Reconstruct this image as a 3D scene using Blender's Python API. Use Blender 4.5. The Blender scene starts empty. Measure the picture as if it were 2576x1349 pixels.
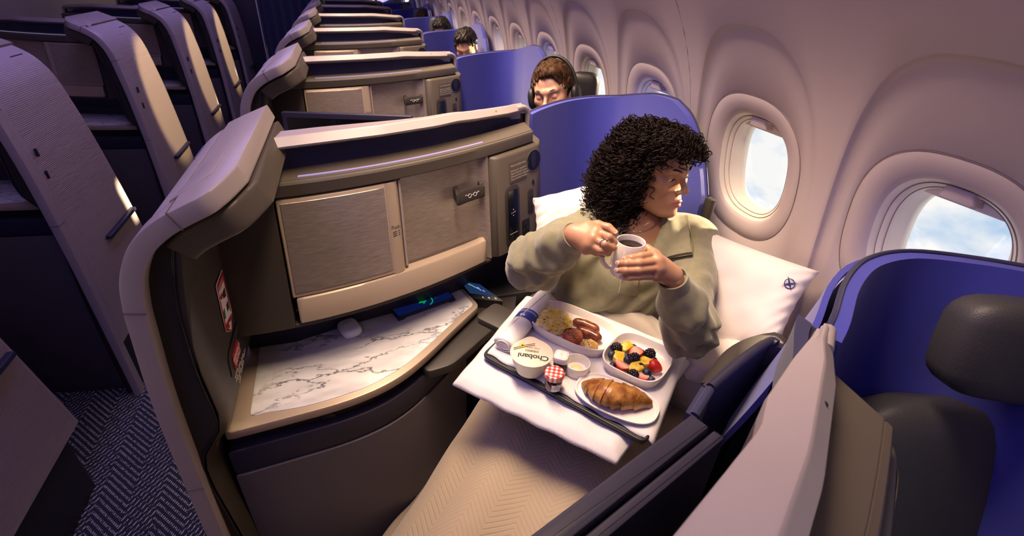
import bpy, bmesh, math, random
import numpy as np
from mathutils import Vector, Matrix

SC = bpy.context.scene
COL = SC.collection
random.seed(7)
RNG = np.random.default_rng(7)
PI = math.pi

# ------------------------------------------------------------------ camera
PP = np.array([1288.0, 674.5])                      # principal point of the 2576x1349 frame
def _camera():
    F = np.array([842.0, -80.0]) - PP               # vanishing point of the cabin's length
    V = np.array([1185.0, 2700.0]) - PP             # vanishing point of the verticals
    f = math.sqrt(-(F @ V))
    dY = np.array([F[0], -F[1], -f]); dY /= np.linalg.norm(dY)
    dZ = -np.array([V[0], -V[1], -f]); dZ /= np.linalg.norm(dZ)
    return f, np.stack([np.cross(dY, dZ), dY, dZ])
FPX, RC = _camera()
CAM = np.array([0.0, 0.0, 1.6])
cam_d = bpy.data.cameras.new('camera'); cam = bpy.data.objects.new('camera', cam_d); COL.objects.link(cam)
m = Matrix([list(r) for r in RC]).to_4x4(); m.translation = Vector(CAM); cam.matrix_world = m
cam_d.sensor_width = 36.0; cam_d.sensor_fit = 'HORIZONTAL'; cam_d.lens = FPX / 2576 * 36.0
cam_d.clip_start = 0.02; cam_d.clip_end = 500
cam_d.dof.use_dof = True; cam_d.dof.focus_distance = 1.24; cam_d.dof.aperture_fstop = 6.3
SC.camera = cam
def ray(x, y): return RC @ np.array([x - PP[0], -(y - PP[1]), -FPX])
def at(x, y, ax, v):                                # the place a sight line meets a real plane
    d = ray(x, y); i = 'XYZ'.index(ax); return CAM + d * ((v - CAM[i]) / d[i])
def dep(x, y, D): return CAM + ray(x, y) / FPX * D

# ------------------------------------------------------------------ view, sky, lights
vs = SC.view_settings
vs.view_transform = 'Standard'; vs.look = 'None'; vs.gamma = 1.0; vs.exposure = 0.08
vs.use_curve_mapping = False
SC.cycles.max_bounces = 8; SC.cycles.use_denoising = True
SC.cycles.sample_clamp_indirect = 6.0

w = bpy.data.worlds.new('sky'); SC.world = w; w.use_nodes = True
nt = w.node_tree; nt.nodes.clear()
def WN(t, **k):
    n = nt.nodes.new(t)
    for a, b in k.items(): setattr(n, a, b)
    return n
tc = WN('ShaderNodeTexCoord'); mp = WN('ShaderNodeMapping'); mp.inputs['Scale'].default_value = (2.2, 2.2, 4.0)
nz = WN('ShaderNodeTexNoise'); nz.inputs['Scale'].default_value = 3.0; nz.inputs['Detail'].default_value = 6; nz.inputs['Roughness'].default_value = 0.55
cr = WN('ShaderNodeValToRGB'); cr.color_ramp.elements[0].position = 0.34; cr.color_ramp.elements[0].color = (0.46, 0.62, 0.80, 1)
cr.color_ramp.elements[1].position = 0.55; cr.color_ramp.elements[1].color = (0.95, 0.93, 0.88, 1)
bg = WN('ShaderNodeBackground'); bg.inputs['Strength'].default_value = 1.12
ow = WN('ShaderNodeOutputWorld')
L_ = nt.links.new
L_(tc.outputs['Generated'], mp.inputs['Vector']); L_(mp.outputs['Vector'], nz.inputs['Vector'])
L_(nz.outputs['Fac'], cr.inputs['Fac']); L_(cr.outputs['Color'], bg.inputs['Color']); L_(bg.outputs['Background'], ow.inputs['Surface'])

def light(name, kind, loc, energy, color, rot=None, size=None, size_y=None, aim=None, angle=None):
    d = bpy.data.lights.new(name, kind); d.energy = energy; d.color = color
    if kind == 'AREA':
        d.shape = 'RECTANGLE'; d.size = size; d.size_y = size_y or size
    if kind == 'SUN': d.angle = angle
    o = bpy.data.objects.new(name, d); COL.objects.link(o); o.location = loc
    if aim is not None:
        z_ = (Vector(loc) - Vector(aim)).normalized(); y_ = Vector((0, 1, 0)); y_ = (y_ - z_ * y_.dot(z_)).normalized(); x_ = y_.cross(z_)
        o.rotation_euler = Matrix((x_, y_, z_)).transposed().to_euler()          # long side runs along the cabin
    return o
# low warm sun shining in through the windows on the right
light('sun', 'SUN', (6, 1, 4), 26.0, (1.0, 0.76, 0.46), aim=(6 - 1.0, 1 - 0.05, 4 - 0.30), angle=math.radians(1.5))
# ceiling mood light, blue-violet over the aisle; added warm fills on the window side
light('aisle_ceiling_light', 'AREA', (-0.85, 3.2, 2.42), 52, (0.40, 0.32, 1.0), size=0.5, size_y=9.0, aim=(-0.85, 3.2, 0))
light('warm_fill_light', 'AREA', (0.28, 3.2, 2.41), 86, (1.0, 0.74, 0.53), size=0.25, size_y=5.2, aim=(0.85, 3.2, 0)).data.spread = math.radians(95)  # added fill for the broad warm light, not a cabin fixture
light('sidewall_fill_light', 'AREA', (0.46, 2.8, 1.98), 4, (1.0, 0.62, 0.60), size=0.10, size_y=9.0, aim=(1.10, 2.8, 1.25))  # added fill that brightens the window wall
# added warm spots, standing in for sunlight stripes on the centre-row walls
for k_, y_ in enumerate((4.42, 5.75, 7.08)):
    sp = light('sun_stripe_spot', 'SPOT', (0.30, y_ - 0.35, 2.30), 330, (1.0, 0.70, 0.36), aim=(-1.36, y_ - 0.02, 0.72))
    sp.data.spot_size = math.radians(19); sp.data.spot_blend = 0.35; sp.data.shadow_soft_size = 0.03
# ------------------------------------------------------------------ mesh helpers
def mesh_obj(name, V, F, mat=None, parent=None, smooth=40, mats=None, midx=None):
    me = bpy.data.meshes.new(name)
    me.from_pydata([tuple(map(float, v)) for v in V], [], [tuple(map(int, f)) for f in F])
    for m_ in (mats or ([mat] if mat else [])): me.materials.append(m_)
    if midx is not None: me.polygons.foreach_set('material_index', np.asarray(midx, dtype=np.int32))
    return link_mesh(name, me, parent, smooth)
def link_mesh(name, me, parent=None, smooth=40):
    me.validate(); me.update()
    if smooth is not None:
        me.polygons.foreach_set('use_smooth', [True] * len(me.polygons))
        if smooth < 180: me.set_sharp_from_angle(angle=math.radians(smooth))
    o = bpy.data.objects.new(name, me); COL.objects.link(o)
    if parent is not None: attach(o, parent)
    return o
def attach(o, parent):
    o.parent = parent
    if parent.type == 'EMPTY': o.location = -Vector(parent['_b'])
def tag(o, label=None, cat=None, group=None, kind=None):
    if label: o['label'] = label
    if cat: o['category'] = cat
    if group: o['group'] = group
    if kind: o['kind'] = kind
    return o
def thing(name, label, cat, base=(0, 0, 0), group=None):
    o = bpy.data.objects.new(name, None); COL.objects.link(o); o.empty_display_size = 0.05
    o.location = base; o['_b'] = tuple(float(c) for c in base)
    return tag(o, label, cat, group)
def dup(root, delta=(0, 0, 0), label=None, group=None, mirror=None, skip=()):
    r = root.copy(); COL.objects.link(r)
    b = Vector(root['_b']) if '_b' in root.keys() else Vector(root.location)
    if mirror is not None:
        r.location = Vector((-mirror - b.x, b.y, b.z)) + Vector(delta); r.scale.x = -1
    else: r.location = Vector(root.location) + Vector(delta)
    if label: r['label'] = label
    if group: r['group'] = group
    for ch in list(root.children):
        if any(ch.name.startswith(s) for s in skip): continue
        c = ch.copy(); COL.objects.link(c); c.parent = r
        for g_ in list(ch.children):
            d = g_.copy(); COL.objects.link(d); d.parent = c
    return r

class MB:
    def __init__(s): s.V = []; s.F = []
    def add(s, V, F):
        n = len(s.V); s.V += [tuple(v) for v in V]; s.F += [tuple(i + n for i in f) for f in F]; return s
    def build(s, name, mat, parent=None, smooth=40): return mesh_obj(name, s.V, s.F, mat, parent, smooth)

def loft(rings, closed=True, cap0=False, cap1=False):
    n = len(rings[0]); V = [p for r in rings for p in r]; F = []
    for k in range(len(rings) - 1):
        for i in range(n if closed else n - 1):
            j = (i + 1) % n
            F.append((k * n + i, k * n + j, (k + 1) * n + j, (k + 1) * n + i))
    if cap0: F.append(tuple(reversed(range(n))))
    if cap1: F.append(tuple((len(rings) - 1) * n + i for i in range(n)))
    return V, F
def roundpoly(P, r, n=4, closed=True):
    P = [np.array(p, float) for p in P]; out = []; N = len(P)
    rr = r if isinstance(r, (list, tuple)) else [r] * N
    for i in range(N):
        if not closed and i in (0, N - 1): out.append(P[i]); continue
        a, b, c = P[i - 1], P[i], P[(i + 1) % N]
        u = a - b; v = c - b; lu = np.linalg.norm(u); lv = np.linalg.norm(v)
        k = min(rr[i], lu * 0.49, lv * 0.49)
        if k <= 1e-6: out.append(b); continue
        s = b + u / lu * k; e = b + v / lv * k
        for t in np.linspace(0, 1, n + 1): out.append((1 - t) ** 2 * s + 2 * t * (1 - t) * b + t * t * e)
    return out
def rrect(w, h, r, n=5):
    return roundpoly([(-w / 2, -h / 2), (w / 2, -h / 2), (w / 2, h / 2), (-w / 2, h / 2)], r, n)
def superell(a, b, e=2.5, n=48):
    t = np.linspace(0, 2 * PI, n, endpoint=False); c = np.cos(t); s = np.sin(t)
    return [(a * np.sign(ci) * abs(ci) ** (2 / e), b * np.sign(si) * abs(si) ** (2 / e)) for ci, si in zip(c, s)]
def slab(P2, fn, t0, t1, bev=0.0, nb=2):
    """closed outline P2 -> solid between heights t0 and t1 through fn(u, v, t); soft edges of size bev"""
    P2 = np.array(P2, float); n = len(P2)
    nx = np.roll(P2, -1, 0) - np.roll(P2, 1, 0); nx = np.stack([nx[:, 1], -nx[:, 0]], 1)
    nx /= np.linalg.norm(nx, axis=1)[:, None] + 1e-12
    area = 0.5 * np.sum(P2[:, 0] * np.roll(P2[:, 1], -1) - P2[:, 1] * np.roll(P2[:, 0], -1))
    if area < 0: nx = -nx
    rings = []
    sg = 1 if t1 > t0 else -1
    if bev > 0:
        for a in np.linspace(0, PI / 2, nb + 1): rings.append((P2 - nx * bev * (1 - math.sin(a)), t0 + sg * bev * (1 - math.cos(a))))
        for a in np.linspace(0, PI / 2, nb + 1): rings.append((P2 - nx * bev * (1 - math.cos(a)), t1 - sg * bev * (1 - math.sin(a))))
    else: rings = [(P2, t0), (P2, t1)]
    R3 = [[fn(p[0], p[1], t) for p in Q] for Q, t in rings]
    return loft(R3, True, True, True)
def box(x0, x1, y0, y1, z0, z1, bev=0.004):
    P = roundpoly([(x0, y0), (x1, y0), (x1, y1), (x0, y1)], bev * 1.2, 2) if bev else [(x0, y0), (x1, y0), (x1, y1), (x0, y1)]
    return slab(P, lambda u, v, t: (u, v, t), z0, z1, bev)
def tube(path, r, n=8, caps=True, flat=None):
    path = [np.array(p, float) for p in path]; N = len(path); rings = []
    rr = r if hasattr(r, '__len__') else [r] * N
    up = None
    for i in range(N):
        t = path[min(i + 1, N - 1)] - path[max(i - 1, 0)]; t /= np.linalg.norm(t) + 1e-12
        if up is None:
            up = np.array([0, 0, 1.0]) if abs(t[2]) < 0.9 else np.array([1.0, 0, 0])
        up = up - t * (up @ t); up /= np.linalg.norm(up) + 1e-12
        b = np.cross(t, up)
        rings.append([path[i] + rr[i] * (math.cos(a) * up * (flat or 1) + math.sin(a) * b) for a in np.linspace(0, 2 * PI, n, endpoint=False)])
    return loft(rings, True, caps, caps)
def smooth_path(P, n=8, closed=False):
    P = [np.array(p, float) for p in P]; N = len(P); out = []
    rng = range(N) if closed else range(N - 1)
    for i in rng:
        g_ = (lambda k: P[k % N]) if closed else (lambda k: P[min(max(k, 0), N - 1)])
        a, b, c, d = g_(i - 1), g_(i), g_(i + 1), g_(i + 2)
        for t in np.linspace(0, 1, n, endpoint=False):
            out.append(0.5 * (2 * b + (c - a) * t + (2 * a - 5 * b + 4 * c - d) * t * t + (3 * b - a - 3 * c + d) * t ** 3))
    if not closed: out.append(P[-1])
    return out
def grid(nu, nv, fn, closed_u=False):
    V = [fn(i / (nu - 1), j / (nv - 1)) for j in range(nv) for i in range(nu)]
    F = [(j * nu + i, j * nu + i + 1, (j + 1) * nu + i + 1, (j + 1) * nu + i) for j in range(nv - 1) for i in range(nu - 1)]
    return V, F
def sheet(nu, nv, fn, th):
    """a curved sheet with real thickness: fn(u, v) -> point; th along the surface normal"""
    P = np.array([[fn(i / (nu - 1), j / (nv - 1)) for i in range(nu)] for j in range(nv)], float)
    du = np.gradient(P, axis=1); dv = np.gradient(P, axis=0)
    N = np.cross(du, dv); N /= np.linalg.norm(N, axis=2)[..., None] + 1e-12
    Q = P + N * th
    V = list(P.reshape(-1, 3)) + list(Q.reshape(-1, 3)); o = nu * nv; F = []
    for j in range(nv - 1):
        for i in range(nu - 1):
            a = j * nu + i; F.append((a, a + nu, a + nu + 1, a + 1)); F.append((o + a, o + a + 1, o + a + nu + 1, o + a + nu))
    for i in range(nu - 1):
        F.append((i, i + 1, o + i + 1, o + i)); a = (nv - 1) * nu + i; F.append((a + 1, a, o + a, o + a + 1))
    for j in range(nv - 1):
        a = j * nu; F.append((a + nu, a, o + a, o + a + nu)); a = j * nu + nu - 1; F.append((a, a + nu, o + a + nu, o + a))
    return V, F
def revolve(prof, n=40, c=(0, 0, 0), M=None):
    rings = [[(r * math.cos(a), r * math.sin(a), z) for a in np.linspace(0, 2 * PI, n, endpoint=False)] for r, z in prof]
    V, F = loft(rings, True, True, True); V = np.array(V)
    if M is not None: V = V @ np.array(M).T
    return V + np.array(c), F
def text_mesh(txt, size, fn, depth=0.0004, align='CENTER', spacing=1.0, line=1.0, bold=0.0):
    """lettering as thin raised print: fn(u, v, t) places it"""
    cu = bpy.data.curves.new('print', 'FONT'); cu.body = txt; cu.size = size; cu.align_x = align; cu.align_y = 'CENTER'
    cu.space_line = line; cu.space_character = spacing; cu.resolution_u = 5; cu.offset = bold
    ob = bpy.data.objects.new('print', cu); COL.objects.link(ob)
    dg = bpy.context.evaluated_depsgraph_get(); me = bpy.data.meshes.new_from_object(ob.evaluated_get(dg))
    V = [fn(v.co.x, v.co.y, depth) for v in me.vertices]; F = [tuple(p.vertices) for p in me.polygons]
    bpy.data.objects.remove(ob); bpy.data.curves.remove(cu); bpy.data.meshes.remove(me)
    return V, F

# ------------------------------------------------------------------ distance-field bodies (smooth unions -> surface nets)
def sd_grid(lo, hi, h):
    lo = np.array(lo, float); hi = np.array(hi, float); n = np.ceil((hi - lo) / h).astype(int) + 1
    ax = [lo[i] + h * np.arange(n[i]) for i in range(3)]
    return np.meshgrid(*ax, indexing='ij'), lo
def smin(a, b, k):
    hh = np.clip(0.5 + 0.5 * (b - a) / k, 0, 1); return b * (1 - hh) + a * hh - k * hh * (1 - hh)
def smax(a, b, k): return -smin(-a, -b, k)
def s_ell(G, c, r, M=None):
    d = [G[i] - c[i] for i in range(3)]
    if M is not None:
        M = np.array(M); d = [M[i, 0] * d[0] + M[i, 1] * d[1] + M[i, 2] * d[2] for i in range(3)]
    k0 = np.sqrt(sum((d[i] / r[i]) ** 2 for i in range(3))); k1 = np.sqrt(sum((d[i] / r[i] ** 2) ** 2 for i in range(3)))
    return k0 * (k0 - 1) / (k1 + 1e-9)
def s_cap(G, a, b, ra, rb=None):
    rb = ra if rb is None else rb
    a = np.array(a, float); b = np.array(b, float); ba = b - a; L2 = ba @ ba + 1e-12
    p = [G[i] - a[i] for i in range(3)]
    t = np.clip((p[0] * ba[0] + p[1] * ba[1] + p[2] * ba[2]) / L2, 0, 1)
    return np.sqrt(sum((p[i] - t * ba[i]) ** 2 for i in range(3))) - (ra + (rb - ra) * t)
def s_chain(G, P, R, k=0.004):
    d = None
    for i in range(len(P) - 1):
        c = s_cap(G, P[i], P[i + 1], R[i], R[i + 1]); d = c if d is None else smin(d, c, k)
    return d
def surface_nets(D, lo, h):
    D = D.astype(np.float32)
    s = D < 0; nx, ny, nz_ = D.shape
    cs = np.zeros((nx - 1, ny - 1, nz_ - 1)); P = np.zeros((nx - 1, ny - 1, nz_ - 1, 3))
    corners = [(i, j, k) for i in (0, 1) for j in (0, 1) for k in (0, 1)]
    sub = lambda A, c: A[c[0]:nx - 1 + c[0], c[1]:ny - 1 + c[1], c[2]:nz_ - 1 + c[2]]
    for a in corners:
        for ax in range(3):
            if a[ax]: continue
            b = list(a); b[ax] = 1
            da = sub(D, a); db = sub(D, b); cr_ = (da < 0) != (db < 0)
            t = np.where(cr_, da / np.where(cr_, da - db, 1), 0)
            cs += cr_
            for q in range(3): P[..., q] += np.where(cr_, a[q] + (t if q == ax else 0), 0)
    act = cs > 0; idx = -np.ones(cs.shape, int); idx[act] = np.arange(act.sum())
    I = np.argwhere(act); V = (I + P[act] / cs[act][:, None]) * h + np.array(lo)
    F = []
    for ax in range(3):
        o1, o2 = [(1, 2), (2, 0), (0, 1)][ax]
        sl0 = [slice(1, -1)] * 3; sl1 = [slice(1, -1)] * 3; sl0[ax] = slice(0, -1); sl1[ax] = slice(1, None)
        A = s[tuple(sl0)]; B = s[tuple(sl1)]; E = np.argwhere(A != B)
        if len(E) == 0: continue
        inside = A[tuple(E.T)]
        base = E + 1; base[:, ax] -= 1
        def cell(d1, d2):
            q = base.copy(); q[:, o1] -= d1; q[:, o2] -= d2; return idx[tuple(q.T)]
        q = np.stack([cell(1, 1), cell(0, 1), cell(0, 0), cell(1, 0)], 1)
        q[~inside] = q[~inside][:, ::-1]
        F.append(q)
    F = np.concatenate(F); F = F[(F >= 0).all(1)]
    return V, F
def relax(V, F, n=2, f=0.5):
    V = np.array(V); F = np.array(F)
    e = np.concatenate([F[:, [i, (i + 1) % F.shape[1]]] for i in range(F.shape[1])]); e = np.concatenate([e, e[:, ::-1]])
    cnt = np.bincount(e[:, 0], minlength=len(V))[:, None] + 1e-9
    for _ in range(n):
        acc = np.stack([np.bincount(e[:, 0], V[e[:, 1], k], len(V)) for k in range(3)], 1)
        V = V * (1 - f) + f * acc / cnt
    return V
def vnoise(P, s, seed=0):
    """cheap smooth value noise on points (N,3) in [-1, 1]"""
    P = np.asarray(P) * s + seed * 17.31; i = np.floor(P).astype(np.int64); f = P - i; f = f * f * (3 - 2 * f)
    def hsh(a):
        n_ = (a[:, 0] * 374761393 + a[:, 1] * 668265263 + a[:, 2] * 2147483647 + seed * 144665) & 0x7fffffff
        n_ = ((n_ ^ (n_ >> 13)) * 1274126177) & 0x7fffffff
        return ((n_ ^ (n_ >> 16)) & 0xffff) / 32767.5 - 1
    r = 0
    for dx in (0, 1):
        for dy in (0, 1):
            for dz in (0, 1):
                wt = (f[:, 0] if dx else 1 - f[:, 0]) * (f[:, 1] if dy else 1 - f[:, 1]) * (f[:, 2] if dz else 1 - f[:, 2])
                r = r + wt * hsh(i + np.array([dx, dy, dz]))
    return r
def band_noise(D, G, fn, band=.03):
    m_ = np.abs(D) < band; P = np.stack([g_[m_] for g_ in G], 1); D = D.copy(); D[m_] += fn(P); return D
def vnormals(V, F):
    V = np.asarray(V, float); F = np.asarray(F)
    n = np.cross(V[F[:, 2]] - V[F[:, 0]], V[F[:, 3 if F.shape[1] > 3 else 1]] - V[F[:, 1]]) if F.shape[1] == 4 else np.cross(V[F[:, 1]] - V[F[:, 0]], V[F[:, 2]] - V[F[:, 0]])
    N = np.zeros_like(V)
    for k in range(F.shape[1]): np.add.at(N, F[:, k], n)
    return N / (np.linalg.norm(N, axis=1)[:, None] + 1e-12)

# ------------------------------------------------------------------ materials
def mat(name, col, rough=0.5, metal=0.0, spec=0.5, var=0.0, vscale=30.0, bump=0.0, bscale=200.0, stretch=None, sheen=0.0, sss=0.0, sss_r=(1, .35, .2), emis=None, estr=0.0, trans=0.0, coat=0.0, aniso=0.0):
    M = bpy.data.materials.new(name); M.use_nodes = True; nt = M.node_tree; b = nt.nodes['Principled BSDF']
    b.inputs['Base Color'].default_value = (*col, 1); b.inputs['Roughness'].default_value = rough; b.inputs['Metallic'].default_value = metal
    b.inputs['Specular IOR Level'].default_value = spec
    if sheen: b.inputs['Sheen Weight'].default_value = sheen; b.inputs['Sheen Roughness'].default_value = 0.5
    if sss: b.inputs['Subsurface Weight'].default_value = sss; b.inputs['Subsurface Radius'].default_value = sss_r; b.inputs['Subsurface Scale'].default_value = 0.006
    if emis: b.inputs['Emission Color'].default_value = (*emis, 1); b.inputs['Emission Strength'].default_value = estr
    if trans: b.inputs['Transmission Weight'].default_value = trans
    if coat: b.inputs['Coat Weight'].default_value = coat; b.inputs['Coat Roughness'].default_value = 0.08
    if aniso: b.inputs['Anisotropic'].default_value = aniso
    tc = nt.nodes.new('ShaderNodeTexCoord'); mp = nt.nodes.new('ShaderNodeMapping')
    nt.links.new(tc.outputs['Object'], mp.inputs['Vector'])
    if stretch: mp.inputs['Scale'].default_value = stretch
    if var:
        n = nt.nodes.new('ShaderNodeTexNoise'); n.inputs['Scale'].default_value = vscale; n.inputs['Detail'].default_value = 4
        r = nt.nodes.new('ShaderNodeValToRGB'); e = r.color_ramp.elements
        e[0].position = 0.3; e[1].position = 0.7
        e[0].color = (*[max(0, c * (1 - var)) for c in col], 1); e[1].color = (*[min(1, c * (1 + var)) for c in col], 1)
        nt.links.new(mp.outputs[0], n.inputs['Vector']); nt.links.new(n.outputs['Fac'], r.inputs['Fac']); nt.links.new(r.outputs['Color'], b.inputs['Base Color'])
    if bump:
        n = nt.nodes.new('ShaderNodeTexNoise'); n.inputs['Scale'].default_value = bscale; n.inputs['Detail'].default_value = 3
        u = nt.nodes.new('ShaderNodeBump'); u.inputs['Strength'].default_value = bump; u.inputs['Distance'].default_value = 0.002
        nt.links.new(mp.outputs[0], n.inputs['Vector']); nt.links.new(n.outputs['Fac'], u.inputs['Height']); nt.links.new(u.outputs['Normal'], b.inputs['Normal'])
    return M
def nodes_of(M): return M.node_tree.nodes, M.node_tree.links.new, M.node_tree.nodes['Principled BSDF']
def wave_bump(M, scale, direction='X', strength=0.3, dist=0.001, rot=(0, 0, 0), profile='SIN', distort=0.0):
    N, L, b = nodes_of(M)
    tc = N.new('ShaderNodeTexCoord'); mp = N.new('ShaderNodeMapping'); mp.inputs['Rotation'].default_value = rot
    wv = N.new('ShaderNodeTexWave'); wv.inputs['Scale'].default_value = scale; wv.bands_direction = direction; wv.wave_profile = profile; wv.inputs['Distortion'].default_value = distort
    u = N.new('ShaderNodeBump'); u.inputs['Strength'].default_value = strength; u.inputs['Distance'].default_value = dist
    L(tc.outputs['Object'], mp.inputs['Vector']); L(mp.outputs[0], wv.inputs['Vector']); L(wv.outputs['Fac'], u.inputs['Height'])
    if b.inputs['Normal'].is_linked: L(b.inputs['Normal'].links[0].from_socket, u.inputs['Normal'])
    L(u.outputs['Normal'], b.inputs['Normal'])
    return M
M = {}
M['lilac'] = mat('shell_plastic', (0.36, 0.305, 0.30), 0.42, bump=0.06, bscale=900)
M['ribbed'] = mat('ribbed_plastic', (0.36, 0.305, 0.30), 0.5)
M['tan'] = mat('champagne_trim', (0.46, 0.36, 0.265), 0.38, metal=0.25, bump=0.05, bscale=900)
M['umber'] = mat('umber_plastic', (0.050, 0.040, 0.031), 0.5, bump=0.08, bscale=900)
M['brown'] = mat('bronze_grey_plastic', (0.085, 0.069, 0.054), 0.5, bump=0.08, bscale=900)
M['black'] = mat('black_plastic', (0.012, 0.011, 0.012), 0.45)
M['darkliner'] = mat('dark_liner', (0.032, 0.026, 0.022), 0.5, bump=0.08, bscale=900)
M['navy'] = mat('navy_plastic', (0.022, 0.019, 0.040), 0.45, bump=0.05, bscale=900)
M['navyfab'] = mat('navy_fabric', (0.010, 0.010, 0.060), 0.75, bump=0.3, bscale=1500, sheen=0.2)
M['blue'] = mat('royal_blue_fabric', (0.035, 0.042, 0.36), 0.55, bump=0.25, bscale=900, sheen=0.35)
M['brushed'] = mat('brushed_metal_laminate', (0.36, 0.30, 0.26), 0.36, metal=0.55, var=0.30, vscale=260, stretch=(0.12, 0.12, 4.0), bump=0.10, bscale=320)
M['lower'] = mat('grey_violet_panel', (0.085, 0.072, 0.080), 0.5, bump=0.06, bscale=900)
M['leather'] = mat('charcoal_leather', (0.045, 0.043, 0.046), 0.48, bump=0.35, bscale=500)
M['wall'] = mat('sidewall_plastic', (0.52, 0.44, 0.42), 0.45, bump=0.02, bscale=900)
M['wallin'] = mat('window_reveal_plastic', (0.78, 0.72, 0.60), 0.4)
M['seam'] = mat('dark_seam', (0.10, 0.08, 0.075), 0.6)
M['white'] = mat('white_plastic', (0.86, 0.85, 0.86), 0.25)
M['print_light'] = mat('pale_print', (0.62, 0.56, 0.46), 0.6)
M['print_dark'] = mat('dark_print', (0.02, 0.018, 0.015), 0.6)
M['print_white'] = mat('white_print', (0.85, 0.82, 0.80), 0.6)
M['red'] = mat('red_print', (0.42, 0.015, 0.02), 0.5)
M['screen'] = mat('dark_glass', (0.006, 0.007, 0.010), 0.08)
M['lightstrip'] = mat('light_strip_lens', (0.20, 0.17, 0.32), 0.4, emis=(0.62, 0.52, 1.0), estr=0.28)
# ------------------------------------------------------------------ the cabin shell
FL = -0.50
def marble_mat():
    Mm = mat('white_marble', (0.8, 0.78, 0.77), 0.16); N, L, b = nodes_of(Mm)
    tc = N.new('ShaderNodeTexCoord'); mp = N.new('ShaderNodeMapping'); mp.inputs['Rotation'].default_value = (0, 0, -0.75); mp.inputs['Scale'].default_value = (1.0, 2.4, 1.0); mp.inputs['Location'].default_value = (0.37, 0.12, 0)
    wn = N.new('ShaderNodeTexNoise'); wn.inputs['Scale'].default_value = 5.5; wn.inputs['Detail'].default_value = 7; wn.inputs['Roughness'].default_value = 0.62
    add = N.new('ShaderNodeVectorMath'); add.operation = 'MULTIPLY_ADD'; add.inputs[1].default_value = (0.42, 0.42, 0.42)
    vor = N.new('ShaderNodeTexVoronoi'); vor.feature = 'DISTANCE_TO_EDGE'; vor.inputs['Scale'].default_value = 3.9
    r1 = N.new('ShaderNodeValToRGB'); r1.color_ramp.elements[0].position = 0.0; r1.color_ramp.elements[0].color = (0.06, 0.06, 0.07, 1)
    r1.color_ramp.elements[1].position = 0.042; r1.color_ramp.elements[1].color = (1, 1, 1, 1)
    msk = N.new('ShaderNodeTexNoise'); msk.inputs['Scale'].default_value = 4.5; msk.inputs['Detail'].default_value = 3
    r2 = N.new('ShaderNodeValToRGB'); r2.color_ramp.elements[0].position = 0.40; r2.color_ramp.elements[1].position = 0.56
    cl = N.new('ShaderNodeTexNoise'); cl.inputs['Scale'].default_value = 9; cl.inputs['Detail'].default_value = 6
    r3 = N.new('ShaderNodeValToRGB'); r3.color_ramp.elements[0].color = (0.60, 0.585, 0.585, 1); r3.color_ramp.elements[1].color = (0.84, 0.82, 0.80, 1); r3.color_ramp.elements[0].position = 0.3; r3.color_ramp.elements[1].position = 0.62
    mx = N.new('ShaderNodeMix'); mx.data_type = 'RGBA'; mx.blend_type = 'MULTIPLY'
    L(tc.outputs['Object'], mp.inputs[0]); L(mp.outputs[0], wn.inputs['Vector']); L(wn.outputs['Color'], add.inputs[0]); L(mp.outputs[0], add.inputs[2])
    L(add.outputs[0], vor.inputs['Vector']); L(vor.outputs['Distance'], r1.inputs['Fac']); L(mp.outputs[0], msk.inputs['Vector']); L(msk.outputs['Fac'], r2.inputs['Fac'])
    L(mp.outputs[0], cl.inputs['Vector']); L(cl.outputs['Fac'], r3.inputs['Fac'])
    L(r2.outputs['Color'], mx.inputs['Factor']); L(r3.outputs['Color'], mx.inputs['A']); L(r1.outputs['Color'], mx.inputs['B']); L(mx.outputs['Result'], b.inputs['Base Color'])
    return Mm
M['marble'] = marble_mat()
def carpet_mat():
    Mm = mat('navy_carpet', (0.010, 0.010, 0.016), 0.9); N, L, b = nodes_of(Mm)
    tc = N.new('ShaderNodeTexCoord'); sep = N.new('ShaderNodeSeparateXYZ'); L(tc.outputs['Object'], sep.inputs[0])
    def mth(op, a, b_=None, c=None):
        n = N.new('ShaderNodeMath'); n.operation = op
        for i, v in enumerate((a, b_, c)):
            if v is None: continue
            if isinstance(v, (int, float)): n.inputs[i].default_value = v
            else: L(v, n.inputs[i])
        return n.outputs[0]
    zz = mth('PINGPONG', sep.outputs['X'], 0.13); v = mth('ADD', sep.outputs['Y'], mth('MULTIPLY', zz, 1.1))
    st = mth('LESS_THAN', mth('FRACT', mth('MULTIPLY', v, 30.0)), 0.42)
    d1 = mth('LESS_THAN', mth('FRACT', mth('MULTIPLY', mth('SUBTRACT', sep.outputs['X'], mth('MULTIPLY', sep.outputs['Y'], 0.45)), 85.0)), 0.5)
    nz = N.new('ShaderNodeTexNoise'); nz.inputs['Scale'].default_value = 110; L(tc.outputs['Object'], nz.inputs['Vector'])
    pick = mth('GREATER_THAN', nz.outputs['Fac'], 0.44)
    fac = mth('MULTIPLY', mth('MULTIPLY', st, d1), pick)
    mx = N.new('ShaderNodeMix'); mx.data_type = 'RGBA'; mx.inputs['A'].default_value = (0.010, 0.010, 0.017, 1); mx.inputs['B'].default_value = (0.42, 0.40, 0.46, 1)
    L(fac, mx.inputs['Factor']); L(mx.outputs['Result'], b.inputs['Base Color'])
    return Mm
M['carpet'] = carpet_mat()
def struct(o): o['kind'] = 'structure'; return o

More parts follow.
